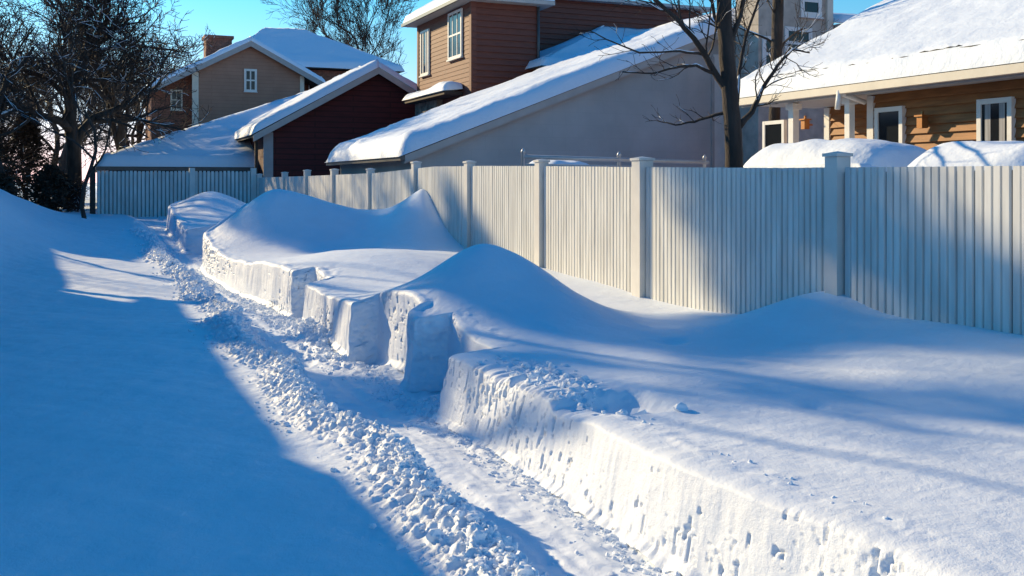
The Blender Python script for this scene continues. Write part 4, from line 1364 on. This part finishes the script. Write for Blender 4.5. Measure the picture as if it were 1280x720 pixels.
GS = 'unseen shade pines left of the path'
def pine(seed, x, y, h, r, zc, rx, rz, n, label):  # unseen tree, its crown sized and placed to cast shade
    R_ = random.Random(seed)
    t = thing('unseen_shade_pine', (x, y, .4), label, 'tree', GS)
    mb = MB(); mb.tube([(x, y, .2), (x + .1, y, h * .5), (x, y + .1, h)], [r * .55, r * .4, r * .2], 9)
    mb.build('trunk', M['bark'], t)
    bm_ = MB(); fm = MB()
    for k in range(26):
        a = R_.uniform(0, 6.283); zz = zc + R_.uniform(-1, 1) * rz
        q = math.sqrt(max(0.05, 1 - ((zz - zc) / rz) ** 2)) * rx * R_.uniform(.6, 1.05)
        e_ = Vector((x + q * math.cos(a), y + q * math.sin(a), min(zz + .2, h + .5)))
        b0 = Vector((x, y, zz - .2))
        bm_.tube([b0, b0.lerp(e_, .5) + Vector((0, 0, .1)), e_], [.06, .04, .015], 5)
        for _ in range(n // 26):
            c = b0.lerp(e_, R_.uniform(.3, 1.1)) + Vector((R_.gauss(0, .22), R_.gauss(0, .22), R_.gauss(0, .14)))
            u = Vector((R_.gauss(0, 1), R_.gauss(0, 1), R_.gauss(0, .6))).normalized(); v = u.cross(Vector((R_.gauss(0, 1), R_.gauss(0, 1), R_.gauss(0, 1)))).normalized()
            s1 = R_.uniform(.08, .18)
            fm.add([c - u * s1, c + v * s1 * .4, c + u * s1, c - v * s1 * .4], [(0, 1, 2, 3)])
    bm_.build('branches', M['bark'], t); fm.build('foliage', M['needles'], t)


DX, DY = -math.sin(az), math.cos(az)
def back(px_, py_, t_, z_):  # steps toward the sun from the spot to be shaded
    return px_ - DX * t_, py_ + DY * t_, z_ + math.tan(el) * t_
cx_, cy_, cz_ = back(7.6, 8.75, 43, 1.3)
pine(1, cx_, cy_, cz_ + 1.2, .14, cz_ - .1, 1.75, 1.4, 6500, 'high crowned pine, unseen, built to shade the fence')
cx_, cy_, cz_ = back(5.6, 4.9, 38, .6)
pine(2, cx_, cy_, cz_ + 1.0, .14, cz_, 1.9, 1.5, 1500, 'thin crowned pine nearest the camera, unseen, built to dim the near bank')
cx_, cy_, cz_ = back(5.6, 23.2, 38, 1.5)
pine(3, cx_, cy_, cz_ + 1.3, .14, cz_, 2.3, 1.4, 9000, 'pine with a flat dense crown furthest along the path, unseen, added to shade the far ridge')
cx_, cy_, cz_ = back(5.6, 8.9, 39, .6)
pine(4, cx_, cy_, cz_ + 1.5, .12, cz_ + 1.2, .5, .7, 260, 'slender pine with a small tuft, unseen, built to cast a thin streak')
cx_, cy_, cz_ = back(5.6, 10.2, 40, .6)
pine(5, cx_, cy_, cz_ + 1.5, .16, cz_ + 1.0, .7, .8, 420, 'slender pine with a leaning crown, unseen, built to streak the bank with shade')
cx_, cy_, cz_ = back(4.9, 10.9, 37, 1.05)
pine(6, cx_, cy_, cz_ + .6, .12, cz_, 1.25, .75, 4200, 'pine with a small dense crown shading the pointed snow mound, unseen, added for that shade')
for k_, (c_, r_, h_, lb_) in enumerate(((7.95, .11, 8.5, 'first slim unseen tree casting a streak from left of the path, nearest the camera'), (8.35, .15, 9.5, 'second slim unseen tree casting a streak from left of the path'),
                                     (8.85, .07, 9, 'third slim unseen tree casting a streak from left of the path, with few limbs'), (11.2, .09, 9.5, 'fourth slim unseen tree casting a streak from left of the path, furthest away'))):
    x_ = -2.9 - .25 * k_  # unseen trunks set off to the left to throw thin streak shadows
    bare_tree(170 + k_, x_, (c_ - DY * x_) / DX, .3, h_, r_, lb_, 'slim unseen trees casting streaks', 1, (3, 2), snow=0, minr=.012, trunk=.62, spread=(.25, .5), upw=.35)
cx_, cy_, cz_ = back(2.75, 10.4, 32, .1)
pine(7, cx_, cy_, cz_ + .6, .12, cz_, .7, .8, 2200, 'pine with a narrow crown shading the middle of the path, unseen, added for that shade')
